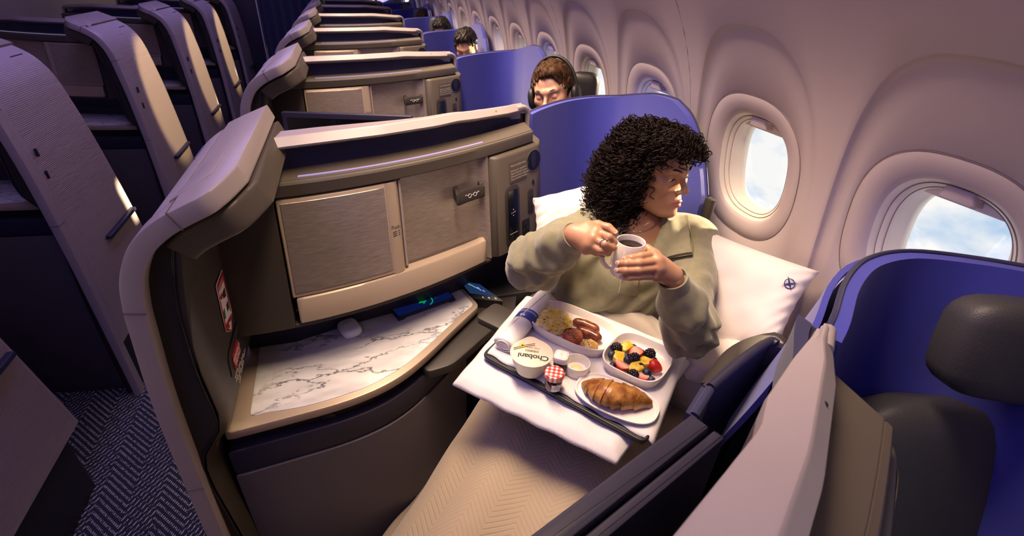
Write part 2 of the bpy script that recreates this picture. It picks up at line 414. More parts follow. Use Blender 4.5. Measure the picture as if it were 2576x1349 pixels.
struct(mesh_obj('floor', *box(-3.4, 1.25, -1.7, 12, FL - 0.06, FL, 0), M['carpet'], None, None))
M['ceil'] = mat('ceiling_panel', (0.55, 0.5, 0.55), 0.6)
struct(mesh_obj('ceiling', *box(-3.4, 1.25, -1.7, 12, 2.46, 2.52, 0), M['ceil'], None, None))
struct(mesh_obj('wall_left', *box(-3.4, -3.34, -1.7, 12, FL, 2.46, 0), M['wall'], None, None))
struct(mesh_obj('wall_front', *box(-3.4, 1.25, -1.7, -1.64, FL, 2.46, 0), M['navy'], None, None))
struct(mesh_obj('wall_back', *box(-3.4, 1.25, 11.94, 12, FL, 2.46, 0), M['navy'], None, None))

_wz = np.array([-.5, 0, .5, .9, 1.1, 1.215, 1.32, 1.43, 1.5, 1.565, 1.7, 1.85, 2.0, 2.2, 2.46])
_wx = np.array([1.06, 1.13, 1.155, 1.135, 1.11, 1.09, 1.062, 1.023, .985, .945, .85, .73, .62, .52, .46])
_zz = np.linspace(-.5, 2.46, 400); _xx = np.interp(_zz, _wz, _wx)
_k = np.hanning(41); _k /= _k.sum(); _xx = np.convolve(np.pad(_xx, 20, mode='edge'), _k, 'valid')
wallx = lambda z: float(np.interp(z, _zz, _xx))
PITCH_W = 0.55; WZ = 1.135; W0Y = 1.13
PZ0, PZ1 = 0.42, 1.78
# lower and upper runs of the sidewall; the window panels between them are parts
def wall_strip(z0, z1, n):
    return sheet(2, n, lambda u, v: (wallx(z0 + (z1 - z0) * v), -1.64 + 13.58 * u, z0 + (z1 - z0) * v), -0.03)
mb = MB(); mb.add(*wall_strip(FL, PZ0, 8)); mb.add(*wall_strip(PZ1, 2.46, 10))
wall_right = struct(mb.build('wall_right', M['wall']))
def glass_mat():
    G = bpy.data.materials.new('window_pane'); G.use_nodes = True; nt = G.node_tree; nt.nodes.clear()
    t = nt.nodes.new('ShaderNodeBsdfTransparent'); t.inputs[0].default_value = (0.97, 0.98, 1, 1); g_ = nt.nodes.new('ShaderNodeBsdfGlossy'); g_.inputs['Roughness'].default_value = 0.02
    mx = nt.nodes.new('ShaderNodeMixShader'); mx.inputs[0].default_value = 0.06; o = nt.nodes.new('ShaderNodeOutputMaterial')
    nt.links.new(t.outputs[0], mx.inputs[1]); nt.links.new(g_.outputs[0], mx.inputs[2]); nt.links.new(mx.outputs[0], o.inputs['Surface']); return G
M['pane'] = glass_mat(); M['seam2'] = mat('brown_seam', (0.24, 0.18, 0.14), 0.6)

def ring(a, b, e, zc, N=80):                         # a closed outline in (y, z) round a window centre
    return np.array(superell(a, b, e, N)) + np.array([0, zc])
def rect_ring(hw, z0, z1, zc, N=80):
    out = []
    for t in np.linspace(0, 2 * PI, N, endpoint=False):
        c, s = math.cos(t), math.sin(t)
        k = min(hw / abs(c) if abs(c) > 1e-9 else 1e9, ((z1 - zc) if s > 0 else (zc - z0)) / abs(s) if abs(s) > 1e-9 else 1e9)
        out.append((c * k, zc + s * k))
    out = np.array(out)
    for cx, cz in ((hw, z0), (hw, z1), (-hw, z0), (-hw, z1)):
        i = np.argmin((out[:, 0] - cx) ** 2 + (out[:, 1] - cz) ** 2); out[i] = (cx, cz)
    return out
HWW = PITCH_W / 2 + 0.0004
def P3(r, d): return [(wallx(p[1]) + d, p[0], p[1]) for p in r]
def build_panel():
    mid = rect_ring(HWW, PZ0, PZ1, 1.1); big = ring(.250, .505, 2.7, 1.02)
    spec = [(mid, 0.0), (mid * .66 + big * .34, 0.0), (mid * .33 + big * .67, 0.0), (big, 0.0), (ring(.2485, .503, 2.7, 1.02), .0012), (ring(.2465, .5005, 2.7, 1.02), .006), (ring(.2440, .4975, 2.7, 1.02), .0095), (ring(.2390, .4920, 2.7, 1.02), .0118), (ring(.2250, .4700, 2.62, 1.03), .0130), (ring(.215, .40, 2.5, 1.06), .0132),
            (ring(.1989, .2170, 2.5, WZ), .013), (ring(.1966, .2147, 2.5, WZ), .0155), (ring(.1944, .2124, 2.5, WZ), .013),
            (ring(.1695, .1865, 2.5, WZ), .015), (ring(.1514, .1695, 2.5, WZ), .019), (ring(.1446, .1627, 2.5, WZ), .025), (ring(.1401, .1593, 2.5, WZ), .030)]
    V, F = loft([P3(r, d) for r, d in spec]); return V, F
pv, pf = build_panel()
panel_me = None
def build_reveal():
    spec = [(ring(.1401, .1593, 2.5, WZ), .030), (ring(.1360, .1555, 2.5, WZ), .037), (ring(.1310, .1520, 2.5, WZ), .042),
            (ring(.1298, .1508, 2.5, WZ), .046), (ring(.1286, .1496, 2.5, WZ), .042), (ring(.1240, .1455, 2.5, WZ), .046), (ring(.1195, .1425, 2.5, WZ), .051),
            (ring(.1183, .1413, 2.55, WZ), .055), (ring(.1171, .1401, 2.55, WZ), .051), (ring(.1110, .1370, 2.6, WZ), .060), (ring(.1045, .1345, 2.6, WZ), .074), (ring(.0995, .1320, 2.65, WZ), .080), (ring(.0980, .1305, 2.65, WZ), .082), (ring(.0980, .1305, 2.65, WZ), .100)]
    return loft([P3(r, d) for r, d in spec])
rv, rf = build_reveal()
def seam_tube(a, b, e, d, r):
    pts = P3(ring(a, b, e, WZ), d); pts.append(pts[0]); return tube(pts, r, 5, False)
n_win = 0
proto = {}
for i in range(-2, 15):
    yc = W0Y + PITCH_W * i
    if not proto:
        pm = mesh_obj('sidewall_panel', pv, pf, M['wall'], wall_right, 60); proto['panel'] = pm.data
    else:
        pm = bpy.data.objects.new('sidewall_panel', proto['panel']); COL.objects.link(pm); pm.parent = wall_right
    pm.location = (0, yc, 0)
    n_win += 1
    W = bpy.data.objects.new('window_%d' % n_win, None); COL.objects.link(W); W.location = (0, yc, 0); W['_b'] = (0.0, 0.0, 0.0); struct(W)
    if 'rev' not in proto:
        for nm, vf, mt in (('reveal', (rv, rf), M['wallin']), ('seam_ring', seam_tube(.1961, .2141, 2.5, .0128, .0008), M['seam2']), ('seam_ring', seam_tube(.1296, .1506, 2.5, .0428, .0011), M['seam2']), ('seam_ring', seam_tube(.1181, .1411, 2.55, .0518, .0011), M['seam2'])):
            proto.setdefault('rev', []).append(mesh_obj(nm, *vf, mt, None, 60))
        pg = ring(.0990, .1315, 2.65, WZ, 48)
        proto['rev'].append(mesh_obj('pane', *slab([(p[0], p[1]) for p in pg], lambda u, v, t: (wallx(v) + t, u, v), .088, .092), M['pane'], None, None))
        # shade edge and its pull
        sh = [(-.085, WZ + .112), (.085, WZ + .112), (.070, WZ + .134), (-.070, WZ + .134)]
        proto['rev'].append(mesh_obj('shade', *slab(roundpoly(sh, .006, 3), lambda u, v, t: (wallx(v) + t, u, v), .060, .074, .002), M['wallin'], None, 40))
        hp = [(-.036, WZ + .120), (.036, WZ + .120), (.028, WZ + .150), (-.028, WZ + .150)]
        proto['rev'].append(mesh_obj('shade_pull', *slab(roundpoly(hp, .007, 3), lambda u, v, t: (wallx(v) + t, u, v), .034, .066, .006, 3), M['wall'], None, 40))
        for o in proto['rev']: o.parent = W
    else:
        for s in proto['rev']:
            c = s.copy(); COL.objects.link(c); c.parent = W
# dark joint every second panel
for k, i in enumerate(range(-1, 14, 2)):
    pts = [(wallx(z) + .004, W0Y + PITCH_W * (i + 0.5) + PITCH_W, z) for z in np.linspace(PZ0, PZ1, 30)]
    j = mesh_obj('panel_joint', *tube(pts, .0042, 6), M['seam'], wall_right)

# curtain that closes the aisle far behind
cx0 = at(662, 70, 'Y', 8.6)[0]
cur = mesh_obj('curtain', *sheet(90, 6, lambda u, v: (cx0 + 1.35 * u, 8.6 + .035 * math.sin(u * 70) , FL + 2.95 * v), .004), mat('navy_curtain', (0.022, 0.028, 0.085), 0.8, sheen=.3), None, 180)
tag(cur, 'dark navy pleated curtain closing off the aisle in the distance', 'curtain')
ed = mesh_obj('bulkhead', *box(cx0 - .42, cx0 - .012, 8.5, 8.66, FL, 2.45, .01), M['navy'], None); tag(ed, 'dark narrow bulkhead panel at the left edge of the far curtain', 'partition')
pe = mesh_obj('edge_trim', *box(cx0 - .016, cx0 - .004, 8.47, 8.52, FL, 2.45, .002), M['white'], ed)
# ------------------------------------------------------------------ one suite, built once and repeated along the cabin
PITCH = 1.335; MIRROR = 1.79
GP = np.polyfit([-.3, -.16, 0, .17, .39, .65], [1.335, 1.352, 1.39, 1.455, 1.565, 1.735], 3)
gY = lambda x: float(np.polyval(GP, x))
fyy = lambda x, z: gY(x) + .015 - (1.09 - z) * .24
railF = lambda x: float(np.interp(x, [-.24, -.225, -.181, -.092, .069, .232, .373, .511, .579, .62], [1.225, 1.25, 1.276, 1.303, 1.353, 1.422, 1.513, 1.62, 1.685, 1.715]))
railB = lambda x: float(np.interp(x, [-.244, -.095, .124, .2, .29, .36, .40, .5, .58, .66], [1.384, 1.43, 1.48, 1.502, 1.545, 1.58, 1.615, 1.672, 1.713, 1.76]))
railZ = lambda x: float(np.interp(x, [-.3, .30, .58, .65], [1.226, 1.226, 1.20, 1.195]))
KS = .91
def scale_about_cam(p): return (p[0] * KS, p[1] * KS, 1.6 + (p[2] - 1.6) * KS)   # scales console front parts about the camera position
FACE = lambda u, v, t: (u, fyy(u, v) - t, v)

def dense(P, n=10):                                   # subdivide an outline so it can bend with a curved face
    P = [np.array(p, float) for p in P]; out = []
    for i in range(len(P)):
        a, b = P[i], P[(i + 1) % len(P)]; k = max(1, int(np.linalg.norm(b - a) / (.5 / n)))
        out += [a + (b - a) * t for t in np.linspace(0, 1, k, endpoint=False)]
    return out
def face_slab(x0, x1, z0, z1, t0, t1, r=.004, bev=.0015, fn=FACE):
    """plate bent along the curved face: a grid front so that it follows the curve"""
    xs = np.linspace(x0, x1, max(2, int((x1 - x0) / .02) + 1)); n = len(xs)
    b = bev; prof = [(z0, t0), (z0, t1 - b), (z0 + b, t1), (z1 - b, t1), (z1, t1 - b), (z1, t0)]
    rings = []
    for i, x in enumerate(xs):
        rings.append([fn(x, z, t) for z, t in prof])
    for xe, pos in ((x0, 0), (x1, len(rings))):
        pr = [(z0 + b, t0), (z0 + b, t1 - b), (z0 + b, t1 - b), (z1 - b, t1 - b), (z1 - b, t1 - b), (z1 - b, t0)]
    if b:
        sgn = b
        rings[0] = [fn(x0 + b, z, t) for z, t in prof]; rings[-1] = [fn(x1 - b, z, t) for z, t in prof]
        e = [(z0 + b, t0), (z0 + b, t1 - b), (z0 + b, t1 - b), (z1 - b, t1 - b), (z1 - b, t1 - b), (z1 - b, t0)]
        rings = [[fn(x0, z, t) for z, t in e]] + rings + [[fn(x1, z, t) for z, t in e]]
    return loft(rings, True, True, True)

# ---- privacy wall on the aisle
OUTP = smooth_path([(-.475, 0, FL), (-.474, 0, .2), (-.47, 0, .5), (-.459, 0, .8), (-.442, 0, 1.0), (-.433, 0, 1.07), (-.418, 0, 1.128), (-.386, 0, 1.185), (-.341, 0, 1.224), (-.290, 0, 1.250), (-.247, 0, 1.268), (-.215, 0, 1.281)], 6)
OUTP = np.array(OUTP)[:, [0, 2]]
def inward(P):
    d = np.gradient(P, axis=0); n = np.stack([d[:, 1], -d[:, 0]], 1); return n / np.linalg.norm(n, axis=1)[:, None]
OUTN = inward(OUTP)
def shell_band(i0, i1, y0, y1, t0, t1, bev=.004):
    rings = []
    for i in range(i0, i1 + 1):
        p, n = OUTP[i], OUTN[i]; a = y0(p, i) if callable(y0) else y0; b = y1(p, i) if callable(y1) else y1
        sec = roundpoly([(a, t0), (a, t1), (b, t1), (b, t0)], bev, 2)
        rings.append([(p[0] + n[0] * s, y, p[1] + n[1] * s) for y, s in sec])
    return loft(rings, True, True, True)
NP = len(OUTP); iS = int(np.argmin(abs(OUTP[:, 0] + .352))) ; iB = int(np.argmin(abs(OUTP[:, 1] + .2)))
def front_y(p, i):
    return .87 + (0 if p[0] < -.275 else .10 * ((p[0] + .275) / .06) ** 2.2)
pw = thing('privacy_wall', 'x', 'partition', (-.45, 1.2, FL))
iC = int(np.argmin(abs(OUTP[:, 0] + .318)))
iV = int(np.argmin(abs(OUTP[:, 1] - 1.055)))
iL = int(np.argmin(abs(OUTP[:, 1] - .60)))
mesh_obj('rim', *shell_band(0, iL - 1, front_y, .925, 0, .036), M['lilac'], pw, 50)
mesh_obj('rim', *shell_band(iL - 1, iV, front_y, .925, .0004, .036), M['lilac'], pw, 50)
mesh_obj('rim', *shell_band(iV, iC, front_y, .925, .0002, .036), M['lilac'], pw, 50)
mesh_obj('flange_cap', *shell_band(iC, NP - 1, front_y, lambda p, i: 1.46, 0, .036, .005), M['lilac'], pw, 50)
seg = OUTP[iB:iC]; sn = OUTN[iB:iC]; cum = np.concatenate([[0], np.cumsum(np.linalg.norm(np.diff(seg, axis=0), axis=1))]); rings = []
for k, sv in enumerate(np.arange(0, cum[-1], .0019)):       # fine ribs that run the length of the cabin
    p = np.array([np.interp(sv, cum, seg[:, 0]), np.interp(sv, cum, seg[:, 1])]); n = np.array([np.interp(sv, cum, sn[:, 0]), np.interp(sv, cum, sn[:, 1])])
    t0_ = .0030 if k % 4 < 2 else .0044; yb = 1.44 + (1.16 - p[1]) * .2
    rings.append([(p[0] + n[0] * t_, y, p[1] + n[1] * t_) for y, t_ in ((.927, .03), (.927, .004), (.945, .0025), (.950, t0_), (yb - .02, t0_), (yb - .015, .0025), (yb, .004), (yb, .03))])
mesh_obj('outer_panel', *loft(rings, True, True, True), M['ribbed'], pw, 25)
def joint(i):                                               # hairline joint round the rim
    p, n = OUTP[i], OUTN[i]; q = [(.869, -.0005), (.869, .0365), (.926, .0365), (.926, -.0005)]
    mesh_obj('rim_joint', *tube([(p[0] + n[0] * t_, y, p[1] + n[1] * t_) for y, t_ in q[:2]], .0011, 5), M['seam'], pw)
    mesh_obj('rim_joint', *tube([(p[0] + n[0] * t_, y, p[1] + n[1] * t_) for y, t_ in (q[3], q[0])], .0011, 5), M['seam'], pw)
for i_ in (iL - 1, iV, iC): joint(i_)
def under(p, i): return front_y(p, i) + .018
iU = int(np.argmin(abs(OUTP[:, 0] + .37)))
rings = []
for i in range(iU, NP + 2):
    if i < NP: p, n = OUTP[i], OUTN[i]
    else: n = OUTN[-1]; p = OUTP[-1] + (OUTP[-1] - OUTP[-2]) * (i - NP + 1) * .9
    a = .89 + (0 if p[0] < -.27 else .085 * ((p[0] + .27) / .06) ** 2.0)
    sec = roundpoly([(a, .042), (a + .012, .098), (1.44, .098), (1.44, .042)], .012, 3)
    rings.append([(p[0] + n[0] * s, y, p[1] + n[1] * s) for y, s in sec])
mesh_obj('flange_underside', *loft(rings, True, True, True), M['brown'], pw, 45)
# dark liner between the rim and the pillar, with the S-bend below the shelf
innr = OUTP + OUTN * .034
lin = [tuple(innr[i]) for i in range(0, iC + 2, 2)]
pil = [(-.318, 1.19), (-.345, 1.05), (-.372, .86), (-.368, .735), (-.378, .69), (-.412, .64), (-.432, .58), (-.43, .50), (-.418, .30), (-.40, FL)]
poly = lin + pil
mesh_obj('liner', *slab(poly, lambda u, v, t: (u, t, v), .902, .99), M['darkliner'], pw, 30)
rings = []
for z, xg, xp in [(1.205, -.318, -.302), (1.17, -.332, -.318), (1.05, -.358, -.346), (.95, -.366, -.348), (.86, -.370, -.349), (.74, -.366, -.349), (.69, -.376, -.352), (.655, -.398, -.368), (.62, -.420, -.398), (.57, -.430, -.412), (.5, -.430, -.412), (.3, -.416, -.398), (0, -.405, -.388), (FL, -.40, -.385)]:
    sec = roundpoly([(xg, .908), (xg + .004, .90), (xp, .935), (min(-.349, xp) if z > .66 else xp, 1.0), (-.352 if z > .66 else xp, 1.34 if z > .66 else 1.2), (xg - .02, 1.3)], [0, .006, .02, .02, 0, 0], 4)
    rings.append([(a, b, z) for a, b in sec])
mesh_obj('pillar', *loft(rings, True, True, True), M['umber'], pw, 50)
mesh_obj('groove', *tube(smooth_path([(xg_ - .003, .9005, z_) for z_, xg_ in ((1.19, -.326), (1.05, -.357), (.95, -.366), (.86, -.370), (.74, -.367), (.69, -.376), (.655, -.398), (.62, -.420), (.57, -.431), (.5, -.430), (.3, -.417), (0, -.405), (FL, -.40))], 4), .003, 6), M['black'], pw, 60)
mesh_obj('kick_base', *box(-.455, -.40, .95, 1.62, FL, -.19, .006), M['black'], pw)
mesh_obj('grab_bar', *box(-.497, -.47, 1.19, 1.58, .318, .338, .004), M['navy'], pw)
for zz in (.84, .74): mesh_obj('slot', *box(-.466, -.455, .968, .978, zz, zz + .035, .002), M['black'], pw)
# dished facet in the flange cap
fc = [(-.332, .94), (-.262, .985), (-.262, 1.12), (-.30, 1.10)]
top_z = lambda x: float(np.interp(x, OUTP[iV:, 0], OUTP[iV:, 1]))
mesh_obj('facet', *slab(roundpoly(fc, .006, 2), lambda u, v, t: (u, v, top_z(u) + t), -.004, .0016, .001), M['lilac'], pw, 30)

# ---- side console
sc_ = thing('side_console', 'x', 'console', (.05, 1.3, FL))
xs = np.linspace(-.37, .62, 40)
rings = []
for x in xs:                                          # carcass, dark navy behind
    xo = x / KS; f1 = scale_about_cam((xo, fyy(xo, .69) + .075, .70)); f2 = scale_about_cam((xo, fyy(xo, 1.06) + .075, 1.06)); zr = railZ(x) - .025
    rings.append([(x, *f1[1:]), (x, *f2[1:]), (x, railF(x) + .055, 1.14), (x, railF(x) + .055, zr), (x, railB(x) - .004, zr), (x, railB(x) + .002, zr - .02), (x, railB(x) + .012, .60), (x, railB(x) + .012, FL), (x, railB(x) - .12, FL), (x, railB(x) - .12, .68)])
mesh_obj('carcass', *loft(rings, True, True, True), M['navy'], sc_, 30)
rings = []                                            # top rail
for x in np.linspace(-.24, .585, 46):
    f, b = railF(x), railB(x); k = np.clip((x + .24) / .05, 0, 1); dz = -.010 * (1 - k) ** 2 + railZ(x) - 1.2
    wd = max(b - f, .028); b = f + wd
    cw = min(.022, wd * .55)
    prof = [(f + .014, 1.186), (f + .003, 1.187), (f - .001, 1.190), (f - .002, 1.194), (f + cw - .004, 1.2100), (f + cw - .001, 1.2125), (f + cw + .002, 1.2130), (f + cw + .005, 1.2110), (b - .008, 1.2010), (b - .002, 1.198), (b, 1.190), (b, 1.160), (b - .010, 1.158), (f + .024, 1.180)]
    rings.append([(x, y, z + dz) for y, z in prof])
mesh_obj('top_rail', *loft(rings, True, True, True), M['lilac'], sc_, 40)
mesh_obj('screw', *revolve([(.0005, 0), (.0035, 0), (.0035, .0008), (.0005, .0008)], 12, (.455, railF(.455) + .011, railZ(.455) + .0035), M=np.array(Matrix.Rotation(.55, 3, 'X'))), M['black'], sc_)
endp = smooth_path([(.555, railF(.555) + .013, 1.199), (.588, railF(.588) + .010, 1.198), (.610, railF(.610) + .008, 1.186), (.618, railF(.615) + .01, 1.162), (.619, railF(.615) + .012, 1.10)], 5)
mesh_obj('rail_end', *tube(endp, .0105, 10), M['lilac'], sc_, 60)
rings = []
for x in np.linspace(-.235, .612, 40):
    f = railF(x) + .034; zt = railZ(x) - .018
    rings.append([(x, f, 1.09), (x, f, zt), (x, f + .025, zt), (x, f + .025, 1.09)])
mesh_obj('fabric_strip', *loft(rings, True, True, True), M['navyfab'], sc_, 40)
rings = []                                            # ledge with its groove
for x in np.linspace(-.40, .648, 46):
    f = gY(x); prof = [(f + .03, 1.060), (f + .004, 1.060), (f, 1.064), (f, 1.094), (f + .004, 1.100), (f + .012, 1.1015), (f + .0135, 1.0995), (f + .0165, 1.0995), (f + .018, 1.102), (f + .11, 1.108), (f + .11, 1.06)]
    rings.append([(x, y, z) for y, z in prof])
mesh_obj('ledge', *loft(rings, True, True, True), M['brown'], sc_, 30)
rings = []
for x in np.linspace(-.165, .42, 30):
    f = gY(x) + .030; rings.append([(x, f, 1.1025), (x, f, 1.1045), (x, f + .009, 1.1052), (x, f + .009, 1.1025)])
mesh_obj('light_strip', *loft(rings, True, True, True), M['lightstrip'], sc_, 30)
mb = MB()
mb.add(*face_slab(-.405, -.234, .686, 1.066, -.06, 0)); mb.add(*face_slab(-.234, .432, .686, .697, -.07, 0)); mb.add(*face_slab(.424, .434, .69, 1.066, -.06, -.002)); mb.add(*face_slab(-.234, .43, 1.057, 1.066, -.06, -.002))
mb.build('face_plate', M['umber'], sc_, 30)
# sliding door of the cabinet
dr = mesh_obj('cabinet_door', *face_slab(-.228, .092, .777, 1.0545, -.02, .004, bev=.003), M['tan'], sc_, 40)
mesh_obj('door_insert', *face_slab(-.2185, .064, .790, 1.044, .002, .0062, bev=.0012), M['brushed'], dr, 30)
rings = []                                            # rounded push strip
for z in np.linspace(.777, 1.0545, 12):
    rings.append([FACE(x, z, t) for x, t in [(.0655, -.012), (.0665, .0052), (.07, .0066), (.088, .0066), (.098, .003), (.104, -.006), (.106, -.02), (.104, -.034), (.09, -.034)]])
mesh_obj('push_strip', *loft(rings, True, True, True), M['tan'], dr, 60)
rings = []
for z in np.linspace(.785, 1.053, 12):
    rings.append([FACE(x, z, t) for x, t in [(.104, -.018), (.1085, -.004), (.114, -.006), (.117, -.018), (.117, -.045), (.105, -.045)]])
mesh_obj('door_edge_seal', *loft(rings, True, True, True), M['lilac'], dr, 60)
pr = mesh_obj('push_mark', *text_mesh('Push', .015, lambda u, v, t: FACE(.0865 + u, .921 + v, .0067 + t)), M['print_dark'], sc_, None)
for k in range(3):
    for dx, hw in ((-.0045, .0062), (.0075, .0032)):
        bv, bf = box(-hw, hw, -.0011, .0011, 0, .0004, 0)
        mesh_obj('arrow_mark', [FACE(.0865 + dx + q[0], .907 - k * .006 + q[1] + q[0] * .2, .0067 - max(0, dx) * .3 + q[2]) for q in bv], bf, M['print_dark'], sc_, None)
mesh_obj('lower_panel', *face_slab(-.218, .409, .700, .7755, -.03, .010, bev=.004), M['tan'], sc_, 40)
# open niche with curved metal back
def niche(u, v):
    x = .08 + .352 * u; z = .70 + .36 * v
    d = .052 * (1 - np.clip((x - .345) / .087, 0, 1) ** 2.2) - .006
    return (x, fyy(x, z) + d, z)
mesh_obj('niche_back', *sheet(36, 4, niche, .003), M['brushed'], sc_, 60)
hk = roundpoly([(.300, .933), (.410, .933), (.410, .972), (.300, .972)], .008, 4)
rings = []
for x in np.linspace(.298, .412, 16):
    e = min((x - .298), (.412 - x)) ; rr = 0 if e > .006 else .004
    tt = .004 + .006 * ((x - .355) / .057) ** 2
    rings.append([FACE(x, z, t) for z, t in [(.930 + rr, tt - .006), (.930 + rr, tt), (.934, tt + .003), (.968, tt + .003), (.972 - rr, tt), (.972 - rr, tt - .006)]])
hook = mesh_obj('glasses_hook', *loft(rings, True, True, True), M['darkliner'], sc_, 40)
for xc in (.306, .402): mesh_obj('hook_arm', *face_slab(xc - .008, xc + .008, .936, .976, -.05, .004, bev=.002), M['darkliner'], hook)
def hookF(u, v, t): x = .3615 + u; return FACE(x, .951 + v, .0076 + .006 * ((x - .355) / .057) ** 2 + t)
mb = MB()
for s in (-1, 1):
    mb.add(*tube([hookF(s * .0105 + .0062 * math.cos(a), .0062 * math.sin(a), .0004) for a in np.linspace(0, 2 * PI, 25)], .0008, 4, False))
    mb.add(*tube([hookF(s * q[0], q[1], .0004) for q in ((.0166, .001), (.0205, .0035), (.0235, .0065), (.0262, .0062), (.0275, .0035))], .0008, 4))
mb.add(*tube([hookF(q, .001, .0004) for q in (-.0045, 0, .0045)], .0008, 4)); mb.build('glasses_symbol', M['print_white'], hook)

# control box at the end of the console
def boxcurve(u, v, t): return (u, fyy(u, v) - t, v)
cp = []
rings = []
prof = [(.698, -.05), (.698, .022), (.704, .028), (1.046, .032), (1.053, .028), (1.056, .02), (1.056, -.09), (.698, -.13)]
def bx_sec(x, k): return [boxcurve(x, z, min(t, -.02 + (t + .02) * k)) if t > -.04 else boxcurve(x, z, t) for z, t in prof]
for x in [.428, .432, .44, .46, .48, .50] + list(np.linspace(.53, .66, 6)) + [.672, .682, .689, .692]:
    k = 1.0
    if x < .475: k = .18 + .82 * math.sin(np.clip((x - .428) / .047, 0, 1) * PI / 2)
    if x > .665: k = math.sqrt(max(0, 1 - ((x - .665) / .0275) ** 2))
    rings.append(bx_sec(x, k))
cb = mesh_obj('control_box', *loft(rings, True, True, True), M['brown'], sc_, 40)
BOX = lambda u, v, t: (u, fyy(u, v) - (.0300 + .004 * (v - .72) / .33) - t, v)
def decal(outl, t0, t1, mt, name, parent, bev=0.0006): return mesh_obj(name, *slab(outl, BOX, t0, t1, bev), mt, parent, 40)
ell = lambda cx, cz, a, b, n=36: [(cx + a * math.cos(t), cz + b * math.sin(t)) for t in np.linspace(0, 2 * PI, n, endpoint=False)]
def rr_at(cx, cz, w_, h_, r): return [(cx + p[0], cz + p[1]) for p in rrect(w_, h_, r)]
decal(ell(.641, 1.004, .040, .040), 0, .0022, M['brown'], 'mirror_ring', cb)
decal(ell(.641, 1.004, .036, .036), .001, .003, M['screen'], 'mirror', cb)
decal(ell(.641, 1.004, .013, .030), .0025, .0042, M['black'], 'mirror_tab', cb)
decal(rr_at(.560, .990, .085, .078, .008), 0, .0012, M['tan'] if False else M['brown'], 'placard', cb)
mb = MB()
for txt, dz in (('Fasten seatbelt while seated', .024), ('During taxi, takeoff and landing', .006), ('Fasten shoulder harness', -.004), ('Close and latch cubby door', -.014), ('Stow and latch handset', -.024)):
    V, F = text_mesh(txt, .0085, lambda u, v, t: BOX(.524 + u, .988 + dz + v, .0013 + t), .0002, 'LEFT'); mb.add(V, F)
tag(mb.build('placard_print', M['print_light'], cb, None), kind='stuff')
decal(rr_at(.529, .832, .070, .225, .030), 0, .0016, M['darkliner'], 'handset_dock', cb)
decal(rr_at(.531, .838, .048, .180, .012), .0012, .0040, M['screen'], 'handset', cb)
mb = MB()
for dx, dz in ((0, .012), (-.008, 0), (.008, .002), (0, -.010), (0, .001)): mb.add(*slab(ell(.531 + dx, .845 + dz, .0022, .0022, 10), BOX, .0040, .0044))
tag(mb.build('handset_keys', M['print_light'], cb, None), kind='stuff')
mesh_obj('handset_line', *slab([(.512, .768), (.551, .768), (.551, .7695), (.512, .7695)], BOX, .0040, .0044), M['print_light'], cb, None)
decal(rr_at(.622, .856, .030, .090, .010), 0, .0016, M['darkliner'], 'jack_plate', cb)
for dz in (.014, -.018): decal(ell(.622, .856 + dz, .0055, .0055, 14), .001, .0022, M['black'], 'jack', cb)
decal(rr_at(.594, .768, .040, .056, .004), 0, .0016, M['black'], 'power_outlet', cb)
for dx, dz in ((0, .012), (-.009, -.012), (.009, -.008)): decal(rr_at(.594 + dx, .768 + dz, .006, .012, .001), .0012, .0026, M['darkliner'], 'socket', cb)
decal(ell(.637, .924, .007, .0095, 16), 0, .002, M['black'], 'button', cb)

CAM_SCALED = ('ledge', 'light_strip', 'face_plate', 'cabinet_door', 'push_mark', 'arrow_mark', 'lower_panel', 'niche_back', 'glasses_hook', 'control_box')  # console parts whose vertices are scaled toward the camera
for ch in list(sc_.children):
    if ch.name.split('.')[0] in CAM_SCALED:
        for o in [ch] + list(ch.children):
            co = np.array([v.co for v in o.data.vertices]); co = np.array([scale_about_cam(p) for p in co]); o.data.vertices.foreach_set('co', co.ravel()); o.data.update()
# marble shelf and the body below it
edge = [at(x, y, 'Z', .63)[:2] for x, y in ((585, 1087), (700, 1057), (850, 1016), (950, 978), (1020, 938), (1080, 889), (1130, 840), (1170, 802))]
edge = [tuple(p[:2]) for p in smooth_path([(p[0], p[1], 0) for p in edge], 4)]
tip = roundpoly([edge[-1], (.338, 1.318), (.306, 1.44), (.2, 1.52)], .022, 5, closed=False)
ol = [(-.385, .953)] + edge[:-1] + [tuple(p) for p in tip] + [(-.385, 1.36)]
mesh_obj('shelf', *slab(ol, lambda u, v, t: (u, v, t), .603, .6295, .004), M['tan'], sc_, 40)
inl = [at(x, y, 'Z', .63)[:2] for x, y in ((648, 1042), (760, 1024), (850, 999), (930, 970), (1010, 925), (1060, 885), (1120, 830), (1160, 792))]
inl = [tuple(p[:2]) for p in smooth_path([(p[0], p[1], 0) for p in inl], 4)]
tip2 = roundpoly([inl[-1], (.320, 1.325), (.292, 1.43), (.2, 1.50)], .016, 5, closed=False)
lc = roundpoly([(-.345, 1.345), (-.334, .988), inl[1]], .022, 5, closed=False)
ol2 = [tuple(p) for p in lc[:-1]] + inl[1:-1] + [tuple(p) for p in tip2] + [(-.33, 1.345)]
mesh_obj('marble_top', *slab(ol2, lambda u, v, t: (u, v, t), .620, .6312, .0008), M['marble'], sc_, 40)
